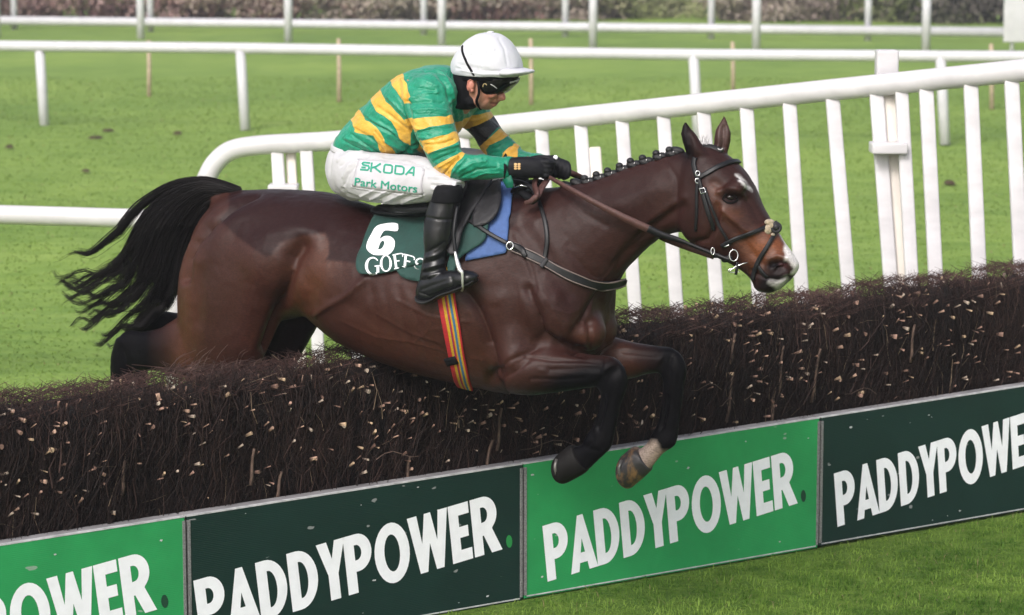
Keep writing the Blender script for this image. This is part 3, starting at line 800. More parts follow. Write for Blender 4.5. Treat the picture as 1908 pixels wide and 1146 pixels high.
for px, Z, wd, ht, a_, b_, lf, lab in [
    (-90, 71, 2.4, 1.5, RB, RB2, 0.07, 'reddish brown shrub at the left edge of the hedge line'),
    (70, 71, 2.4, 1.4, RB, RB2, 0.07, 'reddish shrub right of the leftmost thin far post'),
    (220, 71.5, 2.4, 1.5, RB, RB2, 0.07, 'reddish brown shrub left of the second tall far post'),
    (370, 71, 2.4, 1.4, RB, RB2, 0.07, 'reddish brown shrub right of the second tall far post'),
    (520, 71, 2.4, 1.5, RB, GB2, 0.07, 'brown shrub behind the third tall far post'),
    (670, 71.5, 2.4, 1.4, GB, GB2, 0.07, 'greyish brown shrub left of the helmet'),
    (800, 71.5, 2.2, 1.4, GB, GB2, 0.07, 'grey shrub behind the fourth tall far post'),
    (920, 71.5, 2.2, 1.3, RB, GB2, 0.07, 'brown shrub above the helmet'),
    (1040, 72, 2.2, 1.2, GB, GB2, 0.07, 'low grey brown shrub right of the helmet'),
    (1140, 72.5, 1.8, 1.0, GB, GR2, 0.07, 'low olive brown shrub behind the fifth tall far post'),
    (1250, 75, 2.0, 0.9, GR, GR2, 0.08, 'low pale green bush in the gap of the hedge line'),
    (1375, 71, 1.5, 1.0, GB, GB2, 0.07, 'small pinkish brown shrub behind the sixth tall far post'),
    (1490, 71, 1.9, 1.3, GB, (0.34, 0.27, 0.25), 0.07, 'pale twiggy shrub right of the sixth tall far post'),
    (1600, 72, 1.9, 1.7, GR, GR2, 0.08, 'olive green shrub at the thin far post on the right'),
    (1690, 70, 1.6, 1.5, DK, GR2, 0.08, 'dark shrub with green tips behind the last tall far post'),
    (1790, 70, 2.0, 1.7, DK, DK2, 0.08, 'dark brown shrub left of the white sign'),
    (1900, 70, 2.0, 1.8, DK, DK2, 0.08, 'near black shrub behind the white sign')]:
    shrub(px, Z, wd, ht, a_, b_, lf, lab, 5200)

# ------------------------------------------------------------------ thin misty air over the course (named haze)
hm = bpy.data.materials.new('misty_air'); hm.use_nodes = True; hnt = hm.node_tree; hnt.nodes.clear()
pv = hnt.nodes.new('ShaderNodeVolumePrincipled'); pv.inputs['Color'].default_value = (0.90, 0.92, 0.96, 1); pv.inputs['Density'].default_value = 0.0017; pv.inputs['Anisotropy'].default_value = 0.2
ho = hnt.nodes.new('ShaderNodeOutputMaterial'); hnt.links.new(pv.outputs[0], ho.inputs['Volume'])
V, F = boxv((0, 347, 24), (410, 0, 0), (0, 360, 0), (0, 0, 26))
hz = pyd('haze', V, F); ob = obj('haze', hz, hm, kind='stuff'); ob['label'] = 'thin mist lying over the racecourse'; ob['category'] = 'haze'

# ------------------------------------------------------------------ the horse
horse = thing('horse', 'dark bay racehorse with plaited mane jumping the brushwood fence', 'horse', [HP(750, 600)[0], HP(750, 600)[1], 0])
trunk = loft([(380, 405, 368, 520, .09), (415, 370, 398, 580, .19), (465, 354, 458, 600, .25), (535, 353, 528, 597, .272), (605, 359, 588, 590, .272), (665, 377, 640, 634, .275),
              (735, 396, 708, 668, .292), (810, 394, 780, 694, .302), (880, 372, 850, 712, .298), (940, 352, 910, 726, .275), (1000, 350, 962, 735, .245), (1055, 372, 1035, 722, .215), (1100, 430, 1085, 692, .185), (1135, 500, 1118, 655, .11)])
neck = loft([(905, 372, 1010, 700, .17), (965, 352, 1085, 640, .185), (1015, 350, 1128, 572, .165), (1062, 344, 1155, 518, .140), (1112, 333, 1180, 488, .118), (1166, 313, 1205, 463, .103), (1220, 298, 1235, 441, .094), (1270, 284, 1268, 432, .088), (1305, 280, 1296, 430, .075)], power=2.1)
head = loft([(1283, 283, 1262, 335, .05), (1318, 272, 1264, 395, .092), (1352, 287, 1276, 435, .108), (1382, 315, 1296, 456, .113), (1402, 345, 1318, 470, .108), (1417, 378, 1345, 483, .088), (1434, 408, 1370, 496, .071), (1450, 434, 1393, 512, .063),
             (1465, 457, 1404, 526, .060), (1480, 477, 1410, 540, .060), (1489, 495, 1428, 545, .050), (1480, 512, 1452, 540, .030)], power=2.35)
cheek = hball(1300, 405, .052, 38, 52, .045, rot=-0.2)
cheek2 = hball(1300, 405, -.052, 38, 52, .045, rot=-0.2)
brow = hball(1368, 352, .074, 26, 16, .036, rot=-0.5); brow2 = hball(1368, 352, -.074, 26, 16, .036, rot=-0.5)
nos = hball(1452, 492, .036, 24, 19, .028, rot=-0.2); nos2 = hball(1452, 492, -.036, 24, 19, .028, rot=-0.2)
lip = hball(1428, 534, .0, 19, 11, .042, rot=0.3)
near_thigh = loft([(395, 395, 575, 395, .10, .10), (362, 440, 595, 440, .135, .115), (340, 500, 590, 500, .145, .125), (335, 560, 552, 550, .135, .13), (337, 610, 520, 600, .115, .13), (345, 660, 498, 650, .09, .13), (360, 705, 475, 700, .06, .13)])
near_gaskin = loft([(425, 600, 440, 725, .075), (360, 578, 368, 715, .07), (328, 592, 338, 702, .06), (300, 610, 306, 692, .05), (265, 618, 268, 690, .042), (235, 616, 245, 688, .036), (213, 640, 225, 672, .026)], w=.13)
near_cannon = loft([(218, 628, 262, 636, .034), (209, 660, 256, 668, .036), (207, 700, 246, 704, .030), (205, 760, 238, 762, .026), (200, 810, 238, 815, .033), (190, 840, 226, 850, .030), (172, 866, 206, 880, .028)], w=.13)
far_thigh = loft([(420, 470, 610, 470, .11), (415, 540, 612, 540, .125), (420, 600, 596, 596, .105), (430, 645, 572, 642, .085), (445, 690, 545, 690, .06)], w=-.13)
far_gaskin = loft([(430, 580, 445, 700, .07), (370, 582, 380, 685, .06), (320, 580, 326, 668, .048), (285, 576, 292, 652, .040), (262, 582, 274, 645, .034), (250, 604, 262, 632, .026)], w=-.13)
far_cannon = loft([(254, 592, 296, 600, .033), (246, 622, 290, 630, .035), (242, 662, 280, 666, .028), (238, 722, 270, 726, .025), (232, 772, 268, 776, .032), (220, 804, 252, 812, .028), (204, 828, 236, 842, .027)], w=-.13)
near_fore = loft([(970, 600, 948, 734, .10), (1008, 632, 992, 737, .095), (1050, 652, 1040, 732, .075), (1095, 660, 1085, 724, .060), (1135, 664, 1108, 721, .050), (1155, 673, 1110, 716, .049)], w=.15)
near_shin = loft([(1140, 664, 1106, 705, 0.0319), (1161, 682, 1108, 714, 0.0372), (1169, 708, 1114, 722, 0.0380), (1166, 730, 1119, 732, 0.0319), (1157, 753, 1119, 748, 0.0266), (1151, 780, 1112, 775, 0.0236), (1145, 808, 1102, 797, 0.0243), (1138, 834, 1090, 815, 0.0304), (1120, 853, 1083, 829, 0.0281), (1100, 872, 1072, 831, 0.0274), (1086, 882, 1060, 836, 0.0289)], w=.15)
far_fore = loft([(1060, 600, 1050, 722, .085), (1110, 618, 1100, 718, .082), (1150, 630, 1138, 713, .068), (1187, 639, 1172, 706, .056), (1222, 644, 1205, 698, .050), (1250, 648, 1228, 694, .047)], w=-.15)
far_shin = loft([(1245, 646, 1222, 682, 0.0319), (1268, 660, 1226, 690, 0.0357), (1279, 690, 1232, 699, 0.0365), (1275, 716, 1236, 713, 0.0319), (1271, 750, 1233, 747, 0.0258), (1267, 780, 1228, 779, 0.0236), (1264, 808, 1220, 797, 0.0251), (1258, 830, 1211, 812, 0.0304), (1236, 845, 1206, 824, 0.0266), (1220, 865, 1192, 836, 0.0258), (1206, 880, 1181, 836, 0.0281)], w=-.15)
near_ear = loft([(1284, 300, 1322, 292, .020, .055), (1276, 276, 1310, 274, .028, .06), (1270, 252, 1297, 252, .024, .062), (1271, 239, 1288, 241, .014, .062), (1275, 226, 1280, 228, .004, .06)], sub=4, ring=14)
far_ear = loft([(1330, 282, 1354, 292, .02, -.055), (1331, 262, 1360, 264, .026, -.06), (1334, 240, 1361, 246, .02, -.062), (1343, 225, 1356, 229, .010, -.062), (1348, 215, 1352, 217, .004, -.06)], sub=4, ring=14)
shoulder = hball(1010, 560, .135, 92, 60, .105, rot=0.95)
shoulder2 = hball(1010, 560, -.135, 92, 60, .105, rot=0.95)
triceps = hball(955, 640, .155, 48, 75, .085, rot=0.25)
triceps2 = hball(955, 640, -.155, 48, 75, .085, rot=0.25)
pec1 = hball(1086, 615, .07, 42, 40, .085, rot=0.6)
pec2 = hball(1112, 612, -.075, 36, 38, .085, rot=0.6)
stif = hball(545, 590, .15, 42, 46, .06, rot=0.7)
hip = hball(560, 400, .17, 46, 22, .07, rot=0.1)
dock = loft([(470, 352, 462, 400, .05), (430, 353, 412, 392, .045), (395, 345, 385, 375, .035), (362, 347, 358, 370, .026), (332, 360, 332, 375, .015)])
body_me, co, lap = remeshed([trunk, neck, head, cheek, cheek2, brow, brow2, nos, nos2, lip, near_thigh, near_gaskin, near_cannon, far_thigh, far_gaskin, far_cannon, near_fore, near_shin, far_fore, far_shin,
                             near_ear, far_ear, shoulder, shoulder2, triceps, triceps2, pec1, pec2, dock], 0.0060, 10)
# --- relief: grooves between the muscles, hollows and veins
px = project(co); wv = (co - HQ) @ HN
sm_big = co.copy()
bodyz = (px[:, 0] < 1170)
for _ in range(48):                       # melt the seams of the big forms together
    l = lap(sm_big); sm_big = sm_big + 0.5 * l
thin = np.clip((pdist(px, [(1150, 690), (1130, 830), (1050, 880)]) - 60) / 40, 0, 1) * np.clip((pdist(px, [(1250, 680), (1250, 820), (1170, 890)]) - 60) / 40, 0, 1) * np.clip((1215 - px[:, 0]) / 60, 0, 1) * np.clip((px[:, 0] - 290) / 60, 0, 1)
co = co * (1 - thin[:, None]) + sm_big * thin[:, None]
headm = 1 - np.clip((1215 - px[:, 0]) / 60, 0, 1)
earm = np.clip((pdist(px, [(1277, 232), (1290, 280)]) - 18) / 10, 0, 1) * np.clip((pdist(px, [(1350, 222), (1345, 275)]) - 18) / 10, 0, 1)
sm_head = co.copy()
for _ in range(7): sm_head = sm_head + 0.5 * lap(sm_head)
k_ = (headm * earm)[:, None]
co = co * (1 - k_) + sm_head * k_
set_co(body_me, co); nr = normals(body_me); px = project(co)
tocam = CAM - co; tocam /= np.linalg.norm(tocam, axis=1, keepdims=True)
near = np.clip((nr * tocam).sum(1) * 3, 0, 1)
def relief(line, width, depth, mask=None):
    d = pdist(px, line); a = depth * np.exp(-(d / width) ** 2) * near
    if mask is not None: a = a * mask
    return a
D = np.zeros(len(co))
D -= relief([(478, 362), (445, 378), (415, 400), (385, 424), (364, 450), (351, 480), (344, 520)], 8, .024)
D += relief([(500, 375), (450, 400), (405, 440), (375, 480)], 22, .010)
D -= relief([(562, 455), (545, 480), (537, 515), (526, 560), (508, 610), (494, 645)], 13, .026)
D += relief([(480, 480), (470, 560), (455, 630)], 42, .018)
D -= relief([(545, 478), (560, 470)], 22, .014)
D += relief([(500, 440), (545, 425), (590, 432)], 12, .005)
D -= relief([(390, 430), (372, 520), (368, 600)], 12, .006)
D += relief([(680, 520), (645, 552), (610, 570), (588, 585)], 7, .007)
D -= relief([(690, 548), (650, 575), (620, 588)], 12, .003)
D -= relief([(560, 500), (580, 540), (570, 570)], 16, .008)
D -= relief([(868, 545), (890, 575), (905, 610), (914, 650), (920, 700)], 12, .017)
D += relief([(935, 560), (950, 620), (955, 680)], 22, .008)
D -= relief([(985, 540), (1000, 585), (1012, 625), (1040, 642), (1085, 655)], 10, .016)
D -= relief([(920, 700), (955, 690), (990, 655), (1005, 640)], 12, .010)
D += relief([(1005, 555), (1030, 560)], 20, .008)
D += relief([(1040, 590), (1060, 615)], 18, .007)
D -= relief([(1097, 600), (1099, 625), (1102, 648)], 6, .009)
D -= relief([(1116, 545), (1100, 570), (1085, 600), (1070, 615)], 9, .010)
D -= relief([(1120, 560), (1103, 600)], 9, .008)
D -= relief([(970, 420), (1010, 470), (1045, 520), (1060, 545)], 16, .007)
D += relief([(1000, 420), (1050, 480), (1085, 530)], 20, .006)
D -= relief([(1268, 385), (1232, 412), (1195, 440), (1150, 490)], 10, .010)
D += relief([(1276, 368), (1230, 398), (1190, 425)], 7, .005)
D -= relief([(1120, 360), (1180, 345), (1240, 330)], 14, .004)
D += relief([(1160, 380), (1220, 345)], 20, .005)
D -= relief([(700, 470), (760, 520), (820, 560)], 26, .004)
for k in range(7):                        # ribs showing faintly
    D -= relief([(690 + 26 * k, 530 + 4 * k), (700 + 26 * k, 600 + 5 * k), (715 + 26 * k, 650 + 5 * k)], 7, .0022)
D -= relief([(640, 560), (700, 600), (780, 640), (860, 668)], 14, .004)
# legs: tendons, knees
D -= relief([(1118, 745), (1110, 775), (1103, 795)], 4, .004); D -= relief([(1128, 745), (1122, 775), (1115, 800)], 3.5, .006)
D -= relief([(1243, 745), (1238, 775), (1232, 800)], 3.5, .006)
D -= relief([(1025, 690), (1070, 688), (1110, 686)], 6, .006); D -= relief([(1150, 690), (1135, 705), (1130, 722)], 6, .004)
D -= relief([(1250, 672), (1245, 690), (1250, 708)], 6, .004)
# head: cheek edge, facial crest, eye socket, nostril, mouth
D -= relief([(1337, 385), (1335, 420), (1318, 448), (1296, 452)], 7, .009)
D += relief([(1345, 392), (1375, 415), (1400, 438)], 5, .006)
D -= relief([(1352, 415), (1385, 445), (1400, 470)], 10, .006)
D -= relief([(1330, 340), (1345, 350)], 9, .007)
D += relief([(1338, 358), (1352, 350), (1372, 352), (1385, 366)], 4.5, .007)
D -= relief([(1350, 368), (1372, 373)], 8, .009)
D -= relief([(1395, 375), (1410, 400), (1425, 420)], 8, .006)
D -= relief([(1438, 493), (1450, 488), (1463, 492), (1462, 500), (1448, 502)], 6.5, .020)
D += relief([(1430, 500), (1432, 485), (1448, 476), (1466, 482)], 4, .005)
D -= relief([(1400, 505), (1425, 517), (1450, 522), (1472, 516)], 3.0, .009)
D -= relief([(1410, 480), (1425, 495), (1440, 510)], 6, .004)
D -= relief([(1284, 288), (1287, 270), (1281, 248)], 6, .006)
D -= relief([(1347, 275), (1348, 255), (1348, 238)], 6, .012)
D += (hashnoise(co, 22, 8) - 0.5) * 0.0022
for vein in ([(1355, 405), (1380, 425), (1400, 455), (1412, 470)], [(1385, 425), (1410, 430)], [(870, 600), (800, 590), (740, 560)], [(820, 640), (760, 620), (700, 585)], [(1020, 600), (1050, 640), (1060, 660)], [(1220, 420), (1180, 455)]):
    D += relief(vein, 2.6, .0022)
D *= 1.12
# crisp creases on top of the soft forms
for line, wd, dp in ([(872, 548), (893, 580), (907, 615), (915, 655), (920, 700)], 3.5, .008), ([(1003, 590), (1013, 626), (1040, 642), (1083, 655)], 3.2, .008), ([(1112, 550), (1098, 574), (1084, 600)], 3, .006), ([(478, 364), (445, 379), (415, 401), (386, 425), (365, 451), (352, 482)], 3.2, .008), ([(538, 512), (528, 556), (510, 606), (496, 645)], 3.5, .008), \
        ([(1300, 452), (1318, 447), (1333, 422), (1338, 392)], 3, .004), ([(930, 690), (950, 672), (975, 660), (1000, 648)], 3, .006), ([(905, 640), (925, 640)], 3, .003), ([(940, 705), (965, 690), (985, 672)], 2.6, .004), ([(585, 588), (610, 572), (640, 556), (668, 532)], 4, -.003), \
        ([(1125, 668), (1118, 690), (1122, 715)], 3, .004), ([(1150, 676), (1158, 690), (1160, 706)], 3, -.003), ([(1126, 735), (1122, 765), (1114, 795)], 2.4, .006), ([(1252, 660), (1245, 680), (1247, 700)], 3, .004), ([(1244, 735), (1240, 765), (1233, 795)], 2.4, .006), ([(1100, 800), (1106, 820), (1095, 832)], 3, .004), ([(1130, 842), (1105, 838), (1085, 832)], 2.6, .003), \
        ([(980, 664), (1030, 672), (1080, 672), (1115, 676)], 3, .005), ([(990, 706), (1040, 708), (1090, 704)], 3, .005), ([(1160, 655), (1200, 660), (1230, 664)], 3, .004), ([(960, 440), (990, 500), (1000, 540)], 4, .004), ([(1060, 470), (1100, 510), (1140, 535)], 4, .003), ([(1240, 300), (1260, 330), (1262, 370)], 4, .004), ([(1050, 360), (1090, 400), (1130, 420)], 5, .003):
    D -= relief(line, wd, dp)
for vein in ([(1010, 545), (1030, 575), (1045, 610), (1065, 640)], [(1030, 575), (1060, 585), (1080, 575)], [(640, 600), (700, 628), (770, 640), (840, 660), (900, 672)], [(770, 640), (800, 615), (850, 610)], [(1150, 490), (1110, 540), (1100, 570)], [(1005, 690), (1050, 694), (1095, 690)], [(1355, 400), (1372, 418), (1392, 432)]):
    D += relief(vein, 2.2, .0024)
D += (hashnoise(co, 55, 21) - 0.5) * 0.0016 + (hashnoise(co, 120, 23) - 0.5) * 0.0008
set_co(body_me, co + nr * D[:, None]); co = co + nr * D[:, None]
for _ in range(1): co = co + 0.4 * lap(co)
set_co(body_me, co); px = project(co); nr = normals(body_me)
# --- coat
BAY = np.array([0.049, 0.0172, 0.0128]); WARM = np.array([0.078, 0.0240, 0.0112]); DARK = np.array([0.0185, 0.0076, 0.0076]); BLACK = np.array([0.0028, 0.0025, 0.0034]); WHITE = np.array([0.70, 0.67, 0.66])
C = np.tile(BAY, (len(co), 1))
def tint(m, c):
    global C
    m = np.clip(m, 0, 1)[:, None]; C = C * (1 - m) + np.asarray(c) * m
wob = (hashnoise(co, 9, 2) - 0.5)
pw = px + np.stack([wob * 14, (hashnoise(co, 9, 5) - 0.5) * 14], -1)
tint(0.45 * hashnoise(co, 3.2, 12), DARK)
tint(soft(pw, [(330, 400), (358, 400), (356, 700), (330, 700)], 30) * 0.8, WARM)
tint(np.exp(-(pdist(px, [(610, 470), (560, 560), (530, 600), (500, 640)]) / 34) ** 2) * 0.75, WARM)
tint(np.exp(-(pdist(px, [(700, 640), (800, 670), (880, 690)]) / 50) ** 2) * 0.35, WARM)
tint(np.exp(-(pdist(px, [(1090, 625), (1125, 620), (1150, 650)]) / 26) ** 2) * 0.65, WARM)
tint(np.exp(-(pdist(px, [(1150, 660), (1180, 690)]) / 24) ** 2) * 0.6, WARM)
# unclipped darker saddle patch and rump with a sharp clip line
patch = [(430, 340), (424, 392), (408, 408), (440, 440), (495, 478), (506, 470), (520, 450), (560, 438), (604, 432), (613, 452), (612, 474), (606, 485), (690, 494), (900, 470), (960, 420), (985, 340), (700, 330)]
tint(soft(px + np.stack([wob * 5, wob * 5], -1), patch, 3) * 0.92, np.array([0.0195, 0.0072, 0.0076]))
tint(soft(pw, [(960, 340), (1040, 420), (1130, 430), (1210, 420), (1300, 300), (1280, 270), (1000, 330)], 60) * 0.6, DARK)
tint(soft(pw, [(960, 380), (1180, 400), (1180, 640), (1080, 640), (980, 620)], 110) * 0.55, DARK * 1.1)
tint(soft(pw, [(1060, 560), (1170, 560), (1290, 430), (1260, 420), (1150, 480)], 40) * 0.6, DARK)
# black points, then shade painted on the far thigh
tint(np.clip(soft(pw, [(985, 640), (1280, 600), (1280, 960), (960, 960), (970, 790)], 70) * np.clip((px[:, 1] - 640 + (px[:, 0] - 1060) * .35) / 60, 0, 1), 0, 1) * (wv > -0.02), BLACK)
tint(soft(pw, [(1180, 600), (1380, 600), (1380, 960), (1100, 960), (1100, 800), (1190, 740)], 50) * (wv < 0.02), BLACK)
tint(np.clip((335 - pw[:, 0]) / 60, 0, 1) * (px[:, 1] > 560), BLACK)
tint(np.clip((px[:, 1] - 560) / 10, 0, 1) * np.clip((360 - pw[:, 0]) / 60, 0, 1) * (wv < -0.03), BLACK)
tint(np.clip((wv < -0.02) * (px[:, 0] > 430) * (px[:, 0] < 620) * (px[:, 1] > 560), 0, 1) * 0.85, BLACK * 1.4)  # shadow behind the flank, painted into the far thigh's coat
# head
tint(soft(pw, [(1260, 265), (1350, 270), (1420, 360), (1440, 420), (1400, 410), (1380, 350), (1340, 420), (1270, 440)], 26) * 0.7, DARK)
tint(np.exp(-(pdist(px, [(1330, 352), (1345, 385), (1365, 400)]) / 15) ** 2) * 0.75, WARM * 1.1)
tint(soft(pw, [(1375, 448), (1440, 428), (1462, 455), (1465, 484), (1435, 480), (1425, 500), (1395, 490)], 20) * 0.95, np.array([0.17, 0.052, 0.018]))
tint(np.exp(-(pdist(px, [(1352, 368), (1372, 372)]) / 13) ** 2) * 0.85, BLACK * 1.5)
tint(soft(pw, [(1300, 470), (1350, 440), (1400, 480), (1415, 510), (1380, 510)], 30) * 0.7, DARK * 0.6)
tint(soft(pw, [(1418, 505), (1445, 500), (1480, 510), (1480, 540), (1440, 552), (1405, 548)], 14) * 0.9, BLACK * 2)
tint(np.exp(-(pdist(px, [(1438, 495), (1462, 493)]) / 14) ** 2), BLACK * 1.6)
tint(np.exp(-(pdist(px, [(1456, 494), (1464, 495)]) / 5) ** 2) * 0.8, (0.05, 0.014, 0.016))
tint(np.exp(-(pdist(px, [(1277, 232), (1276, 250), (1282, 285)]) / 16) ** 2) * 0.9, BLACK * 1.5)
tint(np.exp(-(pdist(px, [(1350, 235), (1347, 262)]) / 8) ** 2) * 0.7, (0.085, 0.052, 0.046))
wob2 = np.stack([(hashnoise(co, 60, 31) - .5) * 7, (hashnoise(co, 60, 37) - .5) * 7], -1)
tint(soft(px + wob2, [(1370, 323), (1376, 326), (1385, 336), (1393, 346), (1400, 356), (1394, 352), (1386, 345), (1378, 335)], 2.5), WHITE)
tint(soft(px + wob2, [(1454, 436), (1460, 450), (1462, 472), (1463, 484), (1473, 490), (1477, 502), (1472, 511), (1484, 512), (1500, 500), (1496, 480), (1475, 452)], 3), WHITE * [1, .97, .97])
tint(soft(px + wob2, [(1432, 527), (1450, 523), (1465, 514), (1466, 526), (1452, 538), (1441, 535)], 5), WHITE * 0.6)
# white sock, stained
tint(soft(px + wob2, [(1212, 824), (1225, 822), (1222, 838), (1240, 842), (1215, 895), (1165, 850), (1180, 825)], 6) * (wv < 0.02), WHITE * [0.62, 0.50, 0.44])
tint(soft(pw, [(1222, 838), (1242, 842), (1210, 892), (1195, 875)], 10) * 0.55 * (wv < 0.02), (0.12, 0.075, 0.05))
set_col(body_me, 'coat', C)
def coat_material():
    m, nt, b = new_mat('bay_coat')
    a = N(nt, 'ShaderNodeAttribute', attribute_name='coat')
    n = noise_node(nt, 220, 3, 0.6, stretch=(0.35, 1, 1)); r = ramp(nt, n.outputs['Fac'], [(0.3, (0.62,) * 3), (0.7, (1.25,) * 3)])
    nt.links.new(mul(nt, a.outputs['Color'], r.outputs[0]), b.inputs['Base Color'])
    lm = N(nt, 'ShaderNodeRGBToBW'); nt.links.new(a.outputs['Color'], lm.inputs[0]); mr = N(nt, 'ShaderNodeMapRange'); nt.links.new(lm.outputs[0], mr.inputs['Value'])
    mr.inputs['From Min'].default_value = 0.003; mr.inputs['From Max'].default_value = 0.03; mr.inputs['To Min'].default_value = 0.05; mr.inputs['To Max'].default_value = 0.30; nt.links.new(mr.outputs[0], b.inputs['Specular IOR Level'])
    n3 = noise_node(nt, 7, 3, 0.6); r3 = ramp(nt, n3.outputs['Fac'], [(0.3, (0.36,) * 3), (0.7, (0.50,) * 3)]); nt.links.new(r3.outputs[0], b.inputs['Roughness'])
    b.inputs['Sheen Weight'].default_value = 0.0
    n2 = noise_node(nt, 420, 3, 0.6, stretch=(0.3, 1, 1)); bump(nt, b, n2.outputs['Fac'], 0.35, 0.0025)
    return m
M['coat'] = coat_material()
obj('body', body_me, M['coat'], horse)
body_bvh = BVHTree.FromPolygons([tuple(v) for v in co], [tuple(p.vertices) for p in body_me.polygons])

def cast(x, y, bvh, off=0.0, fallback=None):
    r = ray(x, y); r = r / np.linalg.norm(r)
    hit, nrm, _, _ = bvh.ray_cast(Vector(CAM), Vector(r))
    if hit is None:
        return None, None
    hit = np.array(hit); nrm = np.array(nrm)
    if nrm @ r > 0: nrm = -nrm
    return hit + nrm * off, nrm
def cast_row(pts, bvh, off):
    """surface points below photograph points; gaps filled from their neighbours' depth"""
    out, nn = [], []
    for x, y in pts:
        p, n_ = cast(x, y, bvh, off); out.append(p); nn.append(n_)
    ok = [i for i, p in enumerate(out) if p is not None]
    for i, p in enumerate(out):
        if p is None:
            j = min(ok, key=lambda q: abs(q - i)) if ok else None
            Z = ((out[j] - CAM) @ FWD) if ok else 10.0
            out[i] = U(pts[i][0], pts[i][1], Z + 0.012); nn[i] = nn[j] if ok else -FWD
    return np.array(out), np.array(nn)
def strap(line, width, bvh, off=0.004, thick=0.004, n=6, across=4, crown=0.0):
    """leather strap laid on a surface along a photograph polyline; width in pixels"""
    L = catmull(line, n); T = np.gradient(L, axis=0); T /= np.linalg.norm(T, axis=1, keepdims=True) + 1e-9
    Nn = np.stack([-T[:, 1], T[:, 0]], -1)
    wd = np.interp(np.linspace(0, 1, len(L)), np.linspace(0, 1, len(np.atleast_1d(width))), np.atleast_1d(width)) if not np.isscalar(width) else np.full(len(L), width)
    rows_t, rows_b = [], []
    us = np.linspace(-0.5, 0.5, across)
    cs, ns = cast_row([tuple(q) for q in L], bvh, 0.0)
    for _ in range(6):
        cs[1:-1] = (cs[:-2] + 2 * cs[1:-1] + cs[2:]) / 4; ns[1:-1] = ns[:-2] + 2 * ns[1:-1] + ns[2:]; ns /= np.linalg.norm(ns, axis=1, keepdims=True)
    for i in range(len(L)):
        k = np.linalg.norm(U(L[i, 0] + Nn[i, 0], L[i, 1] + Nn[i, 1], (cs[i] - CAM) @ FWD) - U(L[i, 0], L[i, 1], (cs[i] - CAM) @ FWD))
        tdir = (cs[min(i + 1, len(L) - 1)] - cs[max(i - 1, 0)]); tdir /= np.linalg.norm(tdir) + 1e-9
        sd_ = np.cross(ns[i], tdir); sd_ /= np.linalg.norm(sd_) + 1e-9
        for u in us: rows_t.append(cs[i] + sd_ * u * wd[i] * k + ns[i] * (off + thick + crown * (1 - 4 * u * u)))
        for u in us: rows_b.append(cs[i] + sd_ * u * wd[i] * k + ns[i] * (off - 0.004))
    V = np.array(rows_t + rows_b); m_ = len(L); o = m_ * across; F = []
    for i in range(m_ - 1):
        for j in range(across - 1):
            a = i * across + j; F.append((a, a + 1, a + across + 1, a + across)); F.append((o + a, o + a + across, o + a + across + 1, o + a + 1))
        for a in (i * across, i * across + across - 1): F.append((a, a + across, o + a + across, o + a))
    for i in (0, m_ - 1):
        for j in range(across - 1):
            a = i * across + j; F.append((a, a + 1, o + a + 1, o + a))
    return V, F
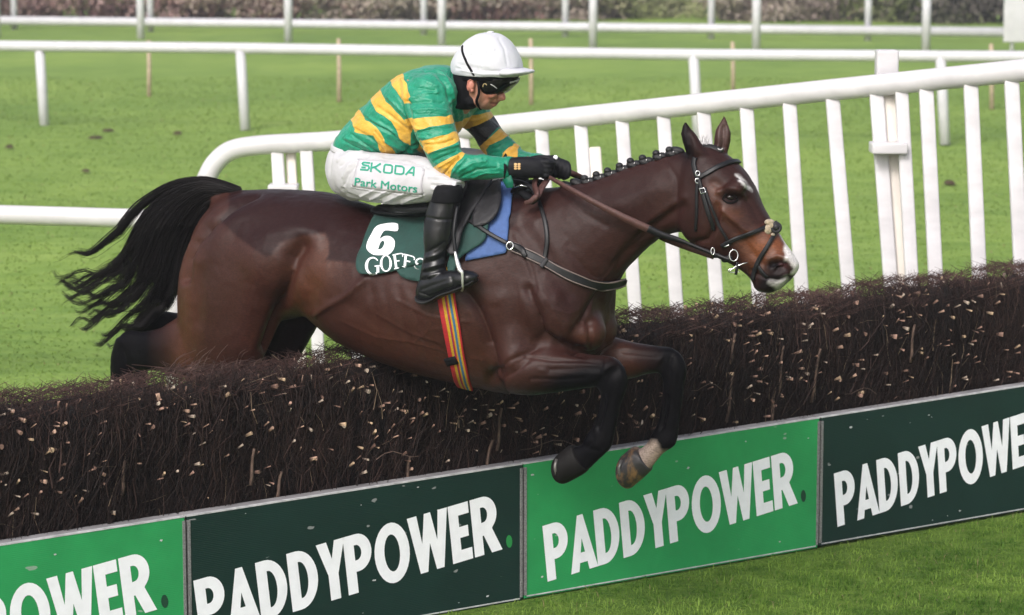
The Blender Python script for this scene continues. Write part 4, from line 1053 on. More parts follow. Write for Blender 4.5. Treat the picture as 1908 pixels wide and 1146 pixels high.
def drape(poly, bvh, off, thick=0.006, step=5, wrinkle=0.0, seed=0, smooth_n=6, curve=True):
    """cloth or leather cut to a photograph outline and laid over a surface"""
    pl = catmull(list(poly) + [poly[0]], 4) if curve else np.array(list(poly) + [poly[0]], float)
    # even resampling of the outline
    seg = np.linalg.norm(np.diff(pl, axis=0), axis=1); cum = np.concatenate([[0], np.cumsum(seg)])
    t = np.arange(0, cum[-1] - step * 0.4, step); ol = np.stack([np.interp(t, cum, pl[:, 0]), np.interp(t, cum, pl[:, 1])], -1)
    x0, y0 = ol.min(0); x1, y1 = ol.max(0)
    gx, gy = np.meshgrid(np.arange(x0, x1, step), np.arange(y0, y1, step)); gp = np.stack([gx.ravel(), gy.ravel()], -1)
    gp = gp[inside(gp, ol)]; gp = gp[pdist(gp, np.concatenate([ol, ol[:1]])) > step * 0.55]
    from mathutils.geometry import delaunay_2d_cdt
    pts = np.concatenate([ol, gp]); nb = len(ol)
    vv, ee, ff, ov, _, _ = delaunay_2d_cdt([Vector(p) for p in pts], [], [list(range(nb))], 1, 1e-4)
    P2 = np.array([tuple(v) for v in vv])
    P3, Nn = [], []
    for x, y in P2:
        p, n_ = cast(x, y, bvh, 0.0); P3.append(p); Nn.append(n_)
    ok = np.array([p is not None for p in P3])
    oki = np.where(ok)[0]
    for i in np.where(~ok)[0]:
        j = oki[np.argmin(np.linalg.norm(P2[oki] - P2[i], axis=1))]
        P3[i] = U(P2[i, 0], P2[i, 1], (P3[j] - CAM) @ FWD + 0.01); Nn[i] = Nn[j]
    P3 = np.array(P3); Nn = np.array(Nn)
    nbv = [set() for _ in P2]
    for f in ff:
        for a in range(len(f)): nbv[f[a]].add(f[(a + 1) % len(f)]); nbv[f[(a + 1) % len(f)]].add(f[a])
    dep = (P3 - CAM) @ FWD
    for _ in range(smooth_n):             # cloth does not follow every dip
        dep2 = np.array([np.mean(dep[list(s)]) if s else dep[i] for i, s in enumerate(nbv)]); dep = np.minimum(dep * 0.5 + dep2 * 0.5, dep)
        Nn = np.array([Nn[i] + np.sum(Nn[list(s)], 0) if s else Nn[i] for i, s in enumerate(nbv)]); Nn /= np.linalg.norm(Nn, axis=1, keepdims=True)
    P3 = np.array([U(x, y, d) for (x, y), d in zip(P2, dep)])
    if wrinkle:
        wr = (hashnoise(np.stack([P2[:, 0] / 60, P2[:, 1] / 22, np.zeros(len(P2))], -1), 1.0, seed) - 0.3) * wrinkle
        P3 = P3 + Nn * wr[:, None]
    T = P3 + Nn * (off + thick); B = P3 + Nn * off
    V = np.concatenate([T, B]); n_ = len(P2)
    F = [tuple(f) for f in ff] + [tuple(n_ + q for q in f[::-1]) for f in ff]
    # rim
    from collections import Counter
    ec = Counter(tuple(sorted((f[a], f[(a + 1) % len(f)]))) for f in ff for a in range(len(f)))
    F += [(a, b, n_ + b, n_ + a) for (a, b), c_ in ec.items() if c_ == 1]
    return V, F
def print_on(V2, F2, bvh, off):
    """flat print (photograph positions) laid on a surface"""
    P, _ = cast_row([tuple(p) for p in V2], bvh, off)
    return P, F2
def mesh_bvh(o):
    return BVHTree.FromPolygons([tuple(o.matrix_basis @ v.co) for v in o.data.vertices], [tuple(p.vertices) for p in o.data.polygons])

# hooves
M['worn_shoe'] = plain('worn_shoe', (0.20, 0.19, 0.18), 0.5, 0.3, 40, 0.2, metal=0.7)
M['hoof'] = plain('dark_hoof', (0.007, 0.006, 0.006), 0.6, 0.5, 30, 0.6, stretch=(1, 1, 0.2), spec=0.12)
M['hoof_pale'] = None
m_, nt_, b_ = new_mat('striped_hoof'); n_ = noise_node(nt_, 26, 4, 0.6, stretch=(1, 1, 0.6)); r_ = ramp(nt_, n_.outputs['Fac'], [(0.50, (0.030, 0.027, 0.030)), (0.66, (0.22, 0.12, 0.055))]); nt_.links.new(r_.outputs[0], b_.inputs['Base Color']); b_.inputs['Roughness'].default_value = 0.4
M['hoof_pale'] = m_
part('hoof', loft([(1096, 876, 1068, 830, .040), (1088, 883, 1060, 831, .045), (1070, 893, 1047, 840, .052), (1053, 901, 1036, 851, .056), (1044, 898, 1034, 858, .053), (1042, 890, 1037, 866, .03)], w=.15, sub=4), M['hoof'], horse)
part('hoof', loft([(1214, 876, 1190, 834, .038), (1206, 884, 1180, 832, .044), (1190, 898, 1167, 842, .052), (1174, 910, 1157, 852, .056), (1164, 906, 1153, 864, .053), (1162, 898, 1157, 874, .03)], w=-.15, sub=4), M['hoof_pale'], horse)
part('horseshoe', tube_line([HP(x, y, w) for x, y, w in ((1037, 856, .19), (1034, 868, .205), (1036, 884, .20), (1046, 898, .15), (1036, 884, .10), (1034, 868, .095), (1037, 856, .11))], .006, 6), M['worn_shoe'], horse)
part('horseshoe', tube_line([HP(x, y, w) for x, y, w in ((1158, 858, -.11), (1153, 872, -.095), (1156, 890, -.10), (1167, 907, -.15), (1156, 890, -.20), (1153, 872, -.205), (1158, 858, -.19))], .006, 6), M['worn_shoe'], horse)
part('hoof', loft([(178, 860, 212, 872, .034), (164, 884, 200, 900, .044), (150, 908, 190, 926, .05)], w=.13, sub=4), M['hoof'], horse)
part('hoof', loft([(210, 824, 242, 836, .034), (196, 846, 230, 862, .044), (182, 868, 218, 886, .05)], w=-.13, sub=4), M['hoof'], horse)
# eye
m_, nt_, b_ = new_mat('horse_eye'); n_ = noise_node(nt_, 90, 2, .5); r_ = ramp(nt_, n_.outputs['Fac'], [(.3, (.004, .003, .003)), (.7, (.014, .008, .006))]); nt_.links.new(r_.outputs[0], b_.inputs['Base Color']); b_.inputs['Roughness'].default_value = 0.16; b_.inputs['Specular IOR Level'].default_value = 0.3
M['eye'] = m_
e0, en = cast(1360, 369, body_bvh)
kx = HP(1361, 369)[0] - HP(1360, 369)[0]
eyeb = ball(e0 - en * 0.011, [HF * 0.019, np.array([0, 0, 0.0145]), HN * 0.0155], 10)
part('eye', eyeb, M['eye'], horse)
M['lid'] = plain('eyelid', (0.004, 0.003, 0.003), 0.7, 0.3, 60, spec=0.1)
for sgn, line in ((1, [(1346, 371), (1352, 362.5), (1361, 360), (1370, 364), (1375, 372)]), (-1, [(1346, 371), (1354, 377), (1364, 378), (1375, 372)])):
    L = catmull(line, 5); P = [U(x, y, (e0 - CAM) @ FWD - 0.002 - 0.006 * (1 - abs(i / (len(L) - 1) - .5) * 2)) for i, (x, y) in enumerate(L)]
    part('eyelid', tube_line(P, [0.0015 + 0.002 * math.sin(math.pi * i / (len(P) - 1)) for i in range(len(P))], 8), M['lid'], horse)
mz = 2 * ((e0 - HQ) @ HN)
part('eye', ball(e0 - en * 0.010 - HN * mz, [HF * 0.021, np.array([0, 0, 0.0165]), HN * 0.0165], 10), M['eye'], horse)
# tail
guides = [[(448, 353, 0), (392, 336, .0), (335, 343, .01), (285, 370, .02), (250, 402, .02), (222, 440, .02), (180, 470, .01), (140, 486, 0), (112, 488, 0)],
          [(444, 354, 0), (385, 340, .02), (328, 354, .03), (280, 390, .03), (250, 436, .03), (228, 480, .02), (190, 508, .01), (148, 522, .0), (112, 522, 0)],
          [(440, 357, 0), (380, 347, .03), (325, 370, .04), (284, 416, .05), (258, 468, .05), (240, 515, .04), (205, 540, .03), (160, 552, .02), (120, 545, .01)],
          [(436, 359, 0), (378, 355, .04), (330, 388, .05), (296, 440, .06), (274, 496, .06), (254, 540, .05), (218, 566, .04), (176, 580, .03), (140, 590, .02)],
          [(433, 362, 0), (382, 364, .03), (340, 402, .04), (312, 456, .05), (296, 512, .05), (276, 552, .04), (246, 580, .03), (212, 602, .02), (184, 628, .02)],
          [(429, 365, 0), (388, 374, .02), (354, 414, .02), (334, 466, .03), (322, 516, .03), (308, 556, .03), (282, 584, .02), (248, 604, .01), (206, 622, .0)],
          [(426, 369, 0), (394, 384, .0), (366, 424, .0), (348, 470, .0), (340, 515, .01), (334, 548, .01), (322, 574, .0), (304, 594, .0), (280, 612, .0)]]
Gd = np.array([catmull([HP(x, y, w) for x, y, w in g], 3) for g in guides])
ns = 3200; kk = Gd.shape[1]; tt = np.linspace(0, 1, kk)
gi = rng.uniform(0, len(guides) - 1.001, ns); i0 = gi.astype(int); fr = (gi - i0)[:, None, None]
TP0 = Gd[i0] * (1 - fr) + Gd[i0 + 1] * fr
lockg = np.sort(rng.uniform(0, len(guides) - 1.001, 64)); lk = np.argmin(np.abs(gi[:, None] - lockg[None] + rng.normal(0, .25, (ns, 1))), 1)
lgi = lockg[lk]; j0 = lgi.astype(int); jf = (lgi - j0)[:, None, None]
TPL = Gd[j0] * (1 - jf) + Gd[j0 + 1] * jf
pull = (np.clip((tt - .30) / .45, 0, 1) ** 1.1 * .93)[None, :, None]     # hair gathers into separate locks towards the ends
TP = TP0 * (1 - pull) + TPL * pull
off = rng.normal(0, 1, (ns, 1, 3)) * np.array([0.012, 0.022, 0.012]) * (0.35 + 1.2 * tt)[None, :, None]
NL = 64; lock = rng.integers(0, NL, ns); lr_ = rng.normal(0, 1, (NL, 1, 3)) * np.array([0.026, 0.034, 0.030]); lph = rng.uniform(0, 6.28, NL); lfq = rng.uniform(22, 40, NL)
lock = lk
TP = TP + off * np.where(rng.random(ns) < .12, 2.4, 1.15)[:, None, None] * (0.55 - 0.38 * tt)[None, :, None] + lr_[lock] * (tt ** 1.3)[None, :, None]
wave = np.sin(tt[None] * lfq[lock][:, None] + lph[lock][:, None]) * 0.024 * np.clip((tt[None] - .35) / .65, 0, 1)
TP[:, :, 2] += wave; TP[:, :, 0] += wave * 0.4
lock = lk; stop = np.clip(rng.choice([.66, .72, .78, .85, .92, 1.0], 64)[lk] + rng.normal(0, .05, ns), .5, 1)
TP = np.array([np.stack([np.interp(tt * s_, tt, TP[i, :, c_]) for c_ in range(3)], -1) for i, s_ in enumerate(stop)])
TP[:, :, 2] = np.maximum(TP[:, :, 2], 0.05)
TR = (0.0016 * (1 - 0.80 * tt))[None] * rng.uniform(0.5, 1.25, ns)[:, None]
V, Fq = tubes(TP, TR, 3)
M['tail'] = plain('black_tail_hair', (0.0065, 0.0048, 0.0052), 0.45, 0.4, 40, 0.0, spec=0.22)
tm = smooth(fast_mesh('tail', V, Fq)); obj('tail', tm, M['tail'], horse)
core = loft([(432, 356, 418, 380, .03), (385, 350, 382, 382, .025), (335, 372, 345, 410, .022, .0), (300, 410, 318, 450, .02, .0), (275, 455, 296, 490, .016, .0), (262, 490, 276, 510, .008, .0)], sub=6)
part('tail_core', core, M['tail'], horse)
# plaited mane
M['mane'] = plain('black_mane_hair', (0.0075, 0.0070, 0.0085), 0.5, 0.4, 150, 0.6, 0.003)
M['band'] = plain('white_plait_band', (0.62, 0.60, 0.60), 0.6, 0.1, 50, 0.1)
knobs = [(1089, 332), (1111, 325), (1132, 318), (1154, 309), (1174.5, 300), (1197, 294), (1222.5, 285.5), (1247, 279)]
for k, (x, y) in enumerate(knobs):
    mp_ = part('mane_plait', [hball(x + 4, y + 8, 0.01, 11.5, 8, .017, rot=0.3, n=7), hball(x, y, 0.012, 6.6, 6.4, .0135, n=8), hball(x + 13, y + 5, 0.005, 9, 6.5, .016, rot=0.35, n=7)], M['mane'], horse)
    ringc = [HP(x + 2.5 + 5.2 * math.cos(a), y + 3.4 + 3.2 * math.sin(a), 0.020) for a in np.linspace(-0.3, 2.3, 10)]
    part('plait_band', tube_line(ringc, .0016, 6), M['band'], mp_)
part('mane_plait', hball(1262, 280, 0.0, 14, 7, .016, rot=0.2, n=7), M['mane'], horse)
part('mane_plait', [hball(1075, 341, .0, 14, 8, .018, rot=0.4, n=7), hball(1056, 346, 0.0, 15, 8, .02, rot=0.3, n=7)], M['mane'], horse)
fl = part('forelock', [loft([(1306, 268, 1312, 280, .012), (1322, 268, 1326, 284, .02), (1336, 272, 1338, 288, .016), (1348, 277, 1345, 288, .010)], sub=4, ring=12)], M['mane'], horse)
part('plait_band', tube_line([HP(1342 + 4.5 * math.cos(a), 275.5 + 3.5 * math.sin(a), .022) for a in np.linspace(0.2, 2.9, 9)], .0016, 6), M['band'], fl)
wh = []
for k in range(26):
    x0 = random.uniform(1300, 1322); a = random.uniform(-0.5, 0.6)
    wh.append([HP(x0 + a * 20 * t - 3 * t * t, 270 - 20 * t * random.uniform(.8, 1.1), random.uniform(-.02, .02)) for t in np.linspace(0, 1, 5)])
V, Fq = tubes(np.array(wh), np.tile(np.linspace(.0008, .0003, 5), (26, 1)), 3)
obj('stray_hair', fast_mesh('stray_hair', V, Fq), M['band'], fl)

# ------------------------------------------------------------------ tack
loc = HP(830, 420, .2)
# blue pad
M['blue'] = plain('blue_foam_pad', (0.050, 0.105, 0.28), 0.75, 0.15, 60, 0.3, 0.002)
o = part('saddle_pad', drape([(928, 344), (957, 344), (956, 362), (952, 400), (948, 412), (949, 420), (944, 472), (930, 475), (868, 487), (880, 420), (905, 380)], body_bvh, 0.004, 0.008, 5, curve=False), M['blue'], None,
         label='blue foam saddle pad showing in front of the dark green cloth', category='saddle pad')
pad_bvh = mesh_bvh(o)
M['num'] = plain('dark_green_cloth', (0.0055, 0.044, 0.036), 0.75, 0.25, 25, 0.3, 0.004, sheen=0.1)
nc = thing('number_cloth', 'dark green saddle cloth carrying the white number six', 'cloth', loc)
ncm = part('cloth', drape([(706, 392), (698, 410), (688, 432), (676, 462), (669, 480), (668, 498), (674, 513), (688, 515), (712, 513), (738, 507), (762, 500), (800, 492), (836, 482), (862, 462), (880, 430), (892, 405), (905, 378), (912, 352), (860, 348), (800, 375), (740, 386)], body_bvh, 0.014, 0.004, 5, 0.012, 3), M['num'], nc)
part('fold', drape([(742, 505), (770, 497), (805, 492), (810, 515), (792, 524), (770, 523), (752, 517)], body_bvh, 0.010, 0.004, 5, 0.006, 4), M['num'], nc)
part('front_flap', drape([(870, 400), (905, 385), (918, 400), (911, 438), (903, 455), (880, 470), (858, 488), (848, 520), (838, 500), (846, 470)], body_bvh, 0.024, 0.004, 5, 0.012, 7), M['num'], nc)
part('front_binding', strap([(905, 385), (918, 366), (935, 350), (956, 340)], [9, 11, 12, 9], body_bvh, 0.018, 0.004), M['num'], nc)
nbvh = mesh_bvh(ncm)
six = [[(742, 418), (741, 431), (724, 430), (716, 431), (711, 438), (708, 446), (716, 441), (727, 441), (735, 448), (736, 458), (732, 468), (724, 475), (710, 476), (696, 475), (686, 468), (683, 460), (686, 448), (692, 437), (698, 426), (706, 420), (720, 417), (734, 416)],
       [(706, 462), (709, 453), (714, 449), (717, 453), (715, 459), (711, 464), (705, 465)]]
six = [list(map(tuple, catmull(c_ + [c_[0]], 3)[:-1])) for c_ in six]
v2, f2 = fill2d(six, 3)
part('numeral', print_on(v2, f2, nbvh, 0.0022), M['white_print'], nc, sm=False)
# arched serif lettering under the number
def stroke(pts, widths):
    L = np.array(pts, float); T = np.gradient(L, axis=0); T /= np.linalg.norm(T, axis=1, keepdims=True); Nn = np.stack([-T[:, 1], T[:, 0]], -1)
    wd = np.interp(np.linspace(0, 1, len(L)), np.linspace(0, 1, len(widths)), widths)[:, None] / 2
    V = np.concatenate([L + Nn * wd, L - Nn * wd]); n_ = len(L)
    return V, [(i, i + 1, n_ + i + 1, n_ + i) for i in range(n_ - 1)]
letters = {
 'G': [(arc(695, 496, 12, 15.5, 48, 320, 20), [1.8, 3.5, 5.5, 3, 1.8]), ([(704.5, 496), (704.5, 508)], [4.8, 4.8]), ([(698.5, 496.5), (709, 495.2)], [2.2, 2.2])],
 'O': [(arc(719.5, 491, 9.0, 14.5, 0, 360, 28), [4.5, 1.6, 4.5, 1.6, 4.5])],
 'F': [([(735.5, 475), (739, 500)], [4.4, 4.4]), ([(732, 476), (749, 473), (751, 479)], [2, 2, 1.5]), ([(738, 487), (745, 486)], [2, 2]), ([(735, 501), (744, 499)], [1.6, 1.6])],
 'F2': [([(757, 475), (754.5, 498)], [4.4, 4.4]), ([(752, 474), (771, 479), (772, 485)], [2, 2, 1.5]), ([(757, 486), (765, 488)], [2, 2]), ([(750, 496), (760, 499.5)], [1.6, 1.6])],
 'S': [(catmull([(790, 489), (789, 484), (783, 482), (777, 485), (776, 490), (782, 494), (787, 498), (785, 502), (779, 502), (774, 499), (772, 495)], 3), [1.6, 2.5, 4.5, 2.5, 1.6])]}
kk_ = 0
for ch, sts in letters.items():
    bits = []
    for pts, wd in sts:
        L = catmull(pts, 4) if len(pts) < 6 else np.array(pts)
        v, f = stroke(L, wd); bits.append(print_on(v, f, nbvh, 0.0018 + 0.0004 * (kk_ % 3))); kk_ += 1
    part('letter', bits, M['white_print'], nc, sm=False)
# girth
def girth_mat():
    m, nt, b = new_mat('striped_girth')
    a = N(nt, 'ShaderNodeAttribute', attribute_name='across')
    R_, Y_, B_, P_ = (0.40, 0.012, 0.018), (0.52, 0.29, 0.012), (0.03, 0.13, 0.24), (0.18, 0.015, 0.10)
    st = [(0, R_), (.10, Y_), (.22, B_), (.36, Y_), (.45, R_), (.53, P_), (.58, Y_), (.74, R_)]
    r = ramp(nt, a.outputs['Fac'], st, 'CONSTANT')
    n = noise_node(nt, 160, 3); r2 = ramp(nt, n.outputs['Fac'], [(.3, (.7,) * 3), (.7, (1,) * 3)])
    nt.links.new(mul(nt, r.outputs[0], r2.outputs[0]), b.inputs['Base Color']); b.inputs['Roughness'].default_value = .75
    bump(nt, b, n.outputs['Fac'], .3, .002)
    return m
M['girth'] = girth_mat()
saddle = thing('saddle', 'small black leather racing saddle under the jockey', 'saddle', loc)
nac = 17
gm = part('girth', strap([(824, 500), (829, 530), (834, 565), (841, 605), (848, 645), (855, 680), (862, 710), (868, 722)], [34, 35, 34, 32, 32, 31], body_bvh, 0.004, 0.004, 6, nac), M['girth'], saddle)
nrow = len(gm.data.vertices) // (2 * nac)
at = gm.data.attributes.new('across', 'FLOAT', 'POINT'); at.data.foreach_set('value', np.tile(np.linspace(1, 0, nac), 2 * nrow).astype(np.float32))
gb = mesh_bvh(gm)
part('keeper', strap([(831, 675), (841, 672), (851, 670)], 17, gb, 0.003, 0.003), M['black_cloth'], saddle)
# saddle seat and cantle, flaps
part('seat', loft([(702, 388, 708, 394, .03), (712, 380, 716, 399, .10), (745, 378, 748, 402, .15), (790, 377, 792, 402, .17), (840, 368, 842, 402, .17), (885, 350, 885, 395, .14), (920, 336, 918, 375, .10), (936, 333, 932, 352, .05)], sub=5), M['black_leather'], saddle)
part('cantle_roll', tube_line(catmull([HP(704, 388, .03), HP(712, 387, .10), HP(745, 391, .19), HP(795, 390, .225), HP(850, 386, .235)], 6), 0.012, 10), M['black_leather'], saddle)
part('panel', drape([(905, 378), (934, 352), (938, 366), (938, 388), (931, 408), (918, 422), (900, 430), (886, 428), (890, 405)], body_bvh, 0.030, 0.010, 5), M['dark_leather'], saddle)
part('flap', drape([(850, 372), (868, 352), (893, 342), (920, 337), (930, 342), (921, 362), (904, 388), (886, 414), (872, 440), (862, 470), (852, 482), (840, 470), (838, 420)], body_bvh, 0.040, 0.008, 5, 0.012, 9), M['dark_leather'], saddle)
part('flap', drape([(845, 380), (862, 362), (880, 360), (884, 380), (868, 410), (852, 432), (842, 425)], body_bvh, 0.062, 0.007, 5, 0.01, 12), M['black_leather'], saddle)
# far flap, seen only from elsewhere
V, F = loft([(840, 372, 930, 345, .006, -.27), (840, 410, 915, 385, .006, -.315), (845, 450, 880, 430, .006, -.325), (848, 478, 862, 470, .006, -.325)], sub=3); part('flap', (V, F), M['dark_leather'], saddle)
# girth straps and breastplate
bp = thing('breastplate', 'black leather breastplate strapped round the horse\'s chest', 'harness', HP(1020, 480, .2))
part('strap', strap([(872, 414), (890, 425), (915, 440), (950, 458)], 7.5, body_bvh, 0.032, 0.004), M['black_leather'], bp)
bs = part('chest_strap', strap([(946, 456), (975, 470), (1010, 487), (1050, 508), (1085, 524), (1110, 531), (1140, 530), (1163, 523)], [13, 17, 17, 17], body_bvh, 0.006, 0.006, 7, 5), M['black_leather'], bp)
M['piping'] = plain('pale_stitching', (0.17, 0.13, 0.12), 0.6, 0.2, 80)
bb = mesh_bvh(bs)
for dy in (-6.6, 6.6):
    part('stitching', strap([(956 - dy * .5, 461 + dy), (975 - dy * .4, 470 + dy), (1010 - dy * .4, 487 + dy), (1050 - dy * .4, 508 + dy), (1085 - dy * .3, 524 + dy), (1110, 531 + dy), (1140, 530 + dy), (1161, 523 + dy)], 2.0, body_bvh, 0.0125, 0.0015, 7, 3), M['piping'], bp)
part('neck_strap', strap([(1003, 372), (1012, 398), (1019, 428), (1020, 458), (1013, 488)], [6, 8, 8, 8], body_bvh, 0.006, 0.004), M['black_leather'], bp)
part('keeper', strap([(1021, 482), (1014, 490), (1008, 499)], 8, body_bvh, 0.014, 0.003), M['dark_leather'], bp)
bk = cast(950, 458, body_bvh, 0.045)[0]
part('buckle', tube_line([U(950 + 6 * math.cos(a) - 2 * math.sin(a), 458 + 7 * math.sin(a) + 2 * math.cos(a), (bk - CAM) @ FWD) for a in np.linspace(0, 2 * math.pi, 14, endpoint=False)], .0028, 6, closed=True), M['steel'], bp)
part('strap_end', strap([(956, 458), (966, 464), (976, 472), (984, 478)], [10, 12, 12, 7], body_bvh, 0.016, 0.005), M['black_leather'], bp)
# stirrup
stir = [HP(848, 470, .33), HP(843, 440, .335)]
part('stirrup_leather', tube_line(catmull([HP(852, 385, .30), HP(847, 420, .335), HP(846, 445, .345), HP(852, 490, .355)], 5), .007, 6), M['black_leather'], saddle)
part('stirrup_iron', tube_line(catmull([HP(848, 470, .36), HP(852, 488, .365), HP(857, 503, .372), HP(861, 508, .375), HP(862, 525, .37), HP(862, 538, .34), HP(860, 541, .28), HP(858, 525, .23), HP(852, 495, .27), HP(848, 470, .36)], 4), [.004 + .004 * math.sin(min(i, 14) / 14 * math.pi) for i in range(37)], 8), M['alu'], saddle)
# surcingle clutter at the withers
part('withers_strap', tube_line(catmull([HP(955, 338, .10), HP(975, 342, .11), HP(992, 352, .12), HP(1000, 368, .14), HP(990, 378, .15)], 5), .010, 8), M['black_leather'], saddle)
part('withers_roll', [hball(970, 350, .10, 20, 8, .03, rot=-.5, n=8), hball(992, 343, .05, 24, 9, .04, rot=-.2, n=8), hball(980, 364, .11, 18, 7, .02, rot=.6, n=8)], M['black_cloth'], saddle)
part('buckle', tube_line([HP(956, 343, .135), HP(959, 349, .14), HP(964, 347, .145), HP(970, 345, .145), HP(982, 348, .14)], .0028, 6), M['steel'], saddle)

# bridle
br = thing('bridle', 'black leather bridle with crossed noseband and steel bit', 'bridle', HP(1360, 400))
LT = M['black_leather']
part('headpiece', strap([(1296, 293), (1293, 305), (1297, 322), (1303, 336)], 9, body_bvh, .004, .004), LT, br)
part('browband', strap([(1303, 331), (1318, 323), (1335, 313), (1352, 306), (1366, 302), (1376, 303)], [8, 8.5, 8.5, 8.5], body_bvh, .005, .004, 6, 5), LT, br)
part('cheekpiece', strap([(1303, 334), (1309, 356), (1316, 380), (1323, 404), (1331, 429)], [7, 8, 8, 7], body_bvh, .005, .005), LT, br)
part('cheekpiece', strap([(1314, 350), (1325, 385), (1340, 420), (1352, 440), (1360, 455)], [5, 5, 5], body_bvh, .005, .003), LT, br)
part('throat_lash', strap([(1301, 336), (1299, 360), (1299, 395), (1297, 430)], [6, 5.5, 5], body_bvh, .004, .003), LT, br)
part('noseband', strap([(1345, 458), (1362, 448), (1385, 439), (1410, 430), (1430, 423), (1445, 416)], [7.5, 7.5, 7.5, 7], body_bvh, .004, .005), LT, br)
part('cross_strap', strap([(1449, 424), (1440, 440), (1428, 462), (1417, 480), (1410, 495), (1405, 514), (1405, 520)], [7, 7.5, 7.5, 7.5], body_bvh, .005, .005), LT, br)
part('lower_strap', strap([(1412, 494), (1420, 506), (1430, 516)], 6, body_bvh, .003, .003), LT, br)
M['sheepskin'] = plain('sheepskin', (0.50, 0.40, 0.27), 0.95, 0.3, 90, 1.0, .01, sheen=.3)
c0, _ = cast(1437, 425, body_bvh, .006); z0 = (c0 - CAM) @ FWD
part('nose_pad', [ball(U(x, y, z0 - .006), [np.array([rx * .002, 0, 0]), np.array([0, .014, 0]), np.array([0, 0, ry * .002])], 8) for x, y, rx, ry in ((1431, 428, 7, 9), (1434, 414, 9, 5.5), (1437, 420, 6, 8), (1440, 437, 4, 3))], M['sheepskin'], br)
part('noseband_ring', [tube_line([U(1446 + 8 * math.cos(a), 424 + 8 * math.sin(a), z0 - .012) for a in np.linspace(0, 6.283, 16, endpoint=False)], .006, 8, closed=True), ball(U(1446, 423, z0 - .014), [np.array([.012, 0, 0]), np.array([0, .01, 0]), np.array([0, 0, .013])], 8)], M['dark_leather'], br)
zb, _ = cast(1366, 470, body_bvh, .014); zb = (zb - CAM) @ FWD
part('bit_ring', tube_line([U(1367 + 8.0 * math.cos(a), 476 + 10.5 * math.sin(a), zb - .004) for a in np.linspace(0, 6.283, 26, endpoint=False)], .0021, 8, closed=True), M['steel'], br)
part('bit_ring', tube_line([U(1328 + 3.2 * math.cos(a), 468 + 6.5 * math.sin(a), zb) for a in np.linspace(0, 6.283, 18, endpoint=False)], .0017, 8, closed=True), M['steel'], br)
part('bit_cheek', tube_line([U(x, y, zb - .006) for x, y in ((1358, 508), (1362, 503), (1372, 496), (1385, 491), (1394, 489))], .0021, 8), M['steel'], br)
part('bit_hook', tube_line([U(1368 + 11 * math.cos(a), 504 + 4 * math.sin(a), zb - .003) for a in np.linspace(0.4, 5.5, 16)], .0016, 6), M['steel'], br)
part('curb_strap', tube_line([U(x, y, zb - .004) for x, y in ((1374, 488), (1373, 500), (1371, 512))], .005, 8), LT, br)
for x, y in ((1300, 323), (1299.5, 337)):
    cb, _ = cast(x, y, body_bvh, .012); zz_ = (cb - CAM) @ FWD
    part('stud', tube_line([U(x + 4 * math.cos(a), y + 4.5 * math.sin(a), zz_) for a in np.linspace(0, 6.283, 14, endpoint=False)], .0022, 6, closed=True), M['steel'], br)
cb, _ = cast(1309, 354, body_bvh, .014); zz_ = (cb - CAM) @ FWD
part('buckle', tube_line([U(x, y, zz_) for x, y in ((1303, 352), (1312, 350), (1315, 358), (1306, 361))], .0020, 6, closed=True), M['steel'], br)
cb, _ = cast(1354, 457, body_bvh, .012); zz_ = (cb - CAM) @ FWD
part('buckle', tube_line([U(x, y, zz_) for x, y in ((1356, 450), (1358, 457), (1350, 460))], .0026, 6), M['steel'], br)
# jaw straps below the bit
part('jaw_strap', [hball(1340, 473, .055, 14, 6, .012, rot=-.5, n=8), hball(1356, 481, .055, 13, 7, .014, rot=-.5, n=8), hball(1318, 465, .06, 7, 6, .01, rot=-.5, n=7)], LT, br)
def ribbon(pts, wd, thick=.004):
    """free-hanging strap: (x, y, w) points, half-height in metres"""
    L = catmull([HP(*p) for p in pts], 8); T = np.gradient(L, axis=0); T /= np.linalg.norm(T, axis=1, keepdims=True)
    Sd = np.cross(T, HN); Sd /= np.linalg.norm(Sd, axis=1, keepdims=True)
    wds = np.interp(np.linspace(0, 1, len(L)), np.linspace(0, 1, len(wd)), wd)[:, None]
    V = np.concatenate([L + Sd * wds + HN * thick, L - Sd * wds + HN * thick, L - Sd * wds - HN * thick, L + Sd * wds - HN * thick]); n_ = len(L)
    F = []
    for q in range(4):
        a, b2 = q * n_, ((q + 1) % 4) * n_
        F += [(a + i, a + i + 1, b2 + i + 1, b2 + i) for i in range(n_ - 1)]
    F += [(0, n_, 2 * n_, 3 * n_), (n_ - 1, 2 * n_ - 1, 3 * n_ - 1, 4 * n_ - 1)]
    return V, F
part('rein', ribbon([(1020, 328, .10), (1050, 345, .15), (1095, 370, .185), (1140, 394, .175), (1185, 416, .15), (1212, 428, .13)], [.006, .008, .010, .013, .014]), M['brown_rubber'], br)
part('rein', ribbon([(1208, 426, .135), (1235, 438, .118), (1265, 447, .10), (1300, 461, .085), (1340, 477, .07), (1360, 484, .068)], [.013, .010, .006, .006, .006]), LT, br)
part('rein', ribbon([(1050, 318, -.08), (1070, 325, -.10), (1095, 340, -.15), (1150, 390, -.18), (1230, 440, -.12), (1330, 478, -.07)], [.011, .011, .012, .012, .01]), M['brown_rubber'], br)
part('rein_loop', ribbon([(1000, 328, .09), (996, 345, .12), (1000, 362, .16), (990, 374, .17), (978, 378, .165)], [.008, .011, .009, .007]), M['brown_rubber'], br)
part('rein_loop', ribbon([(1020, 334, .09), (1008, 352, .13), (1000, 366, .155), (986, 378, .165)], [.010, .012, .008]), M['brown_rubber'], br)

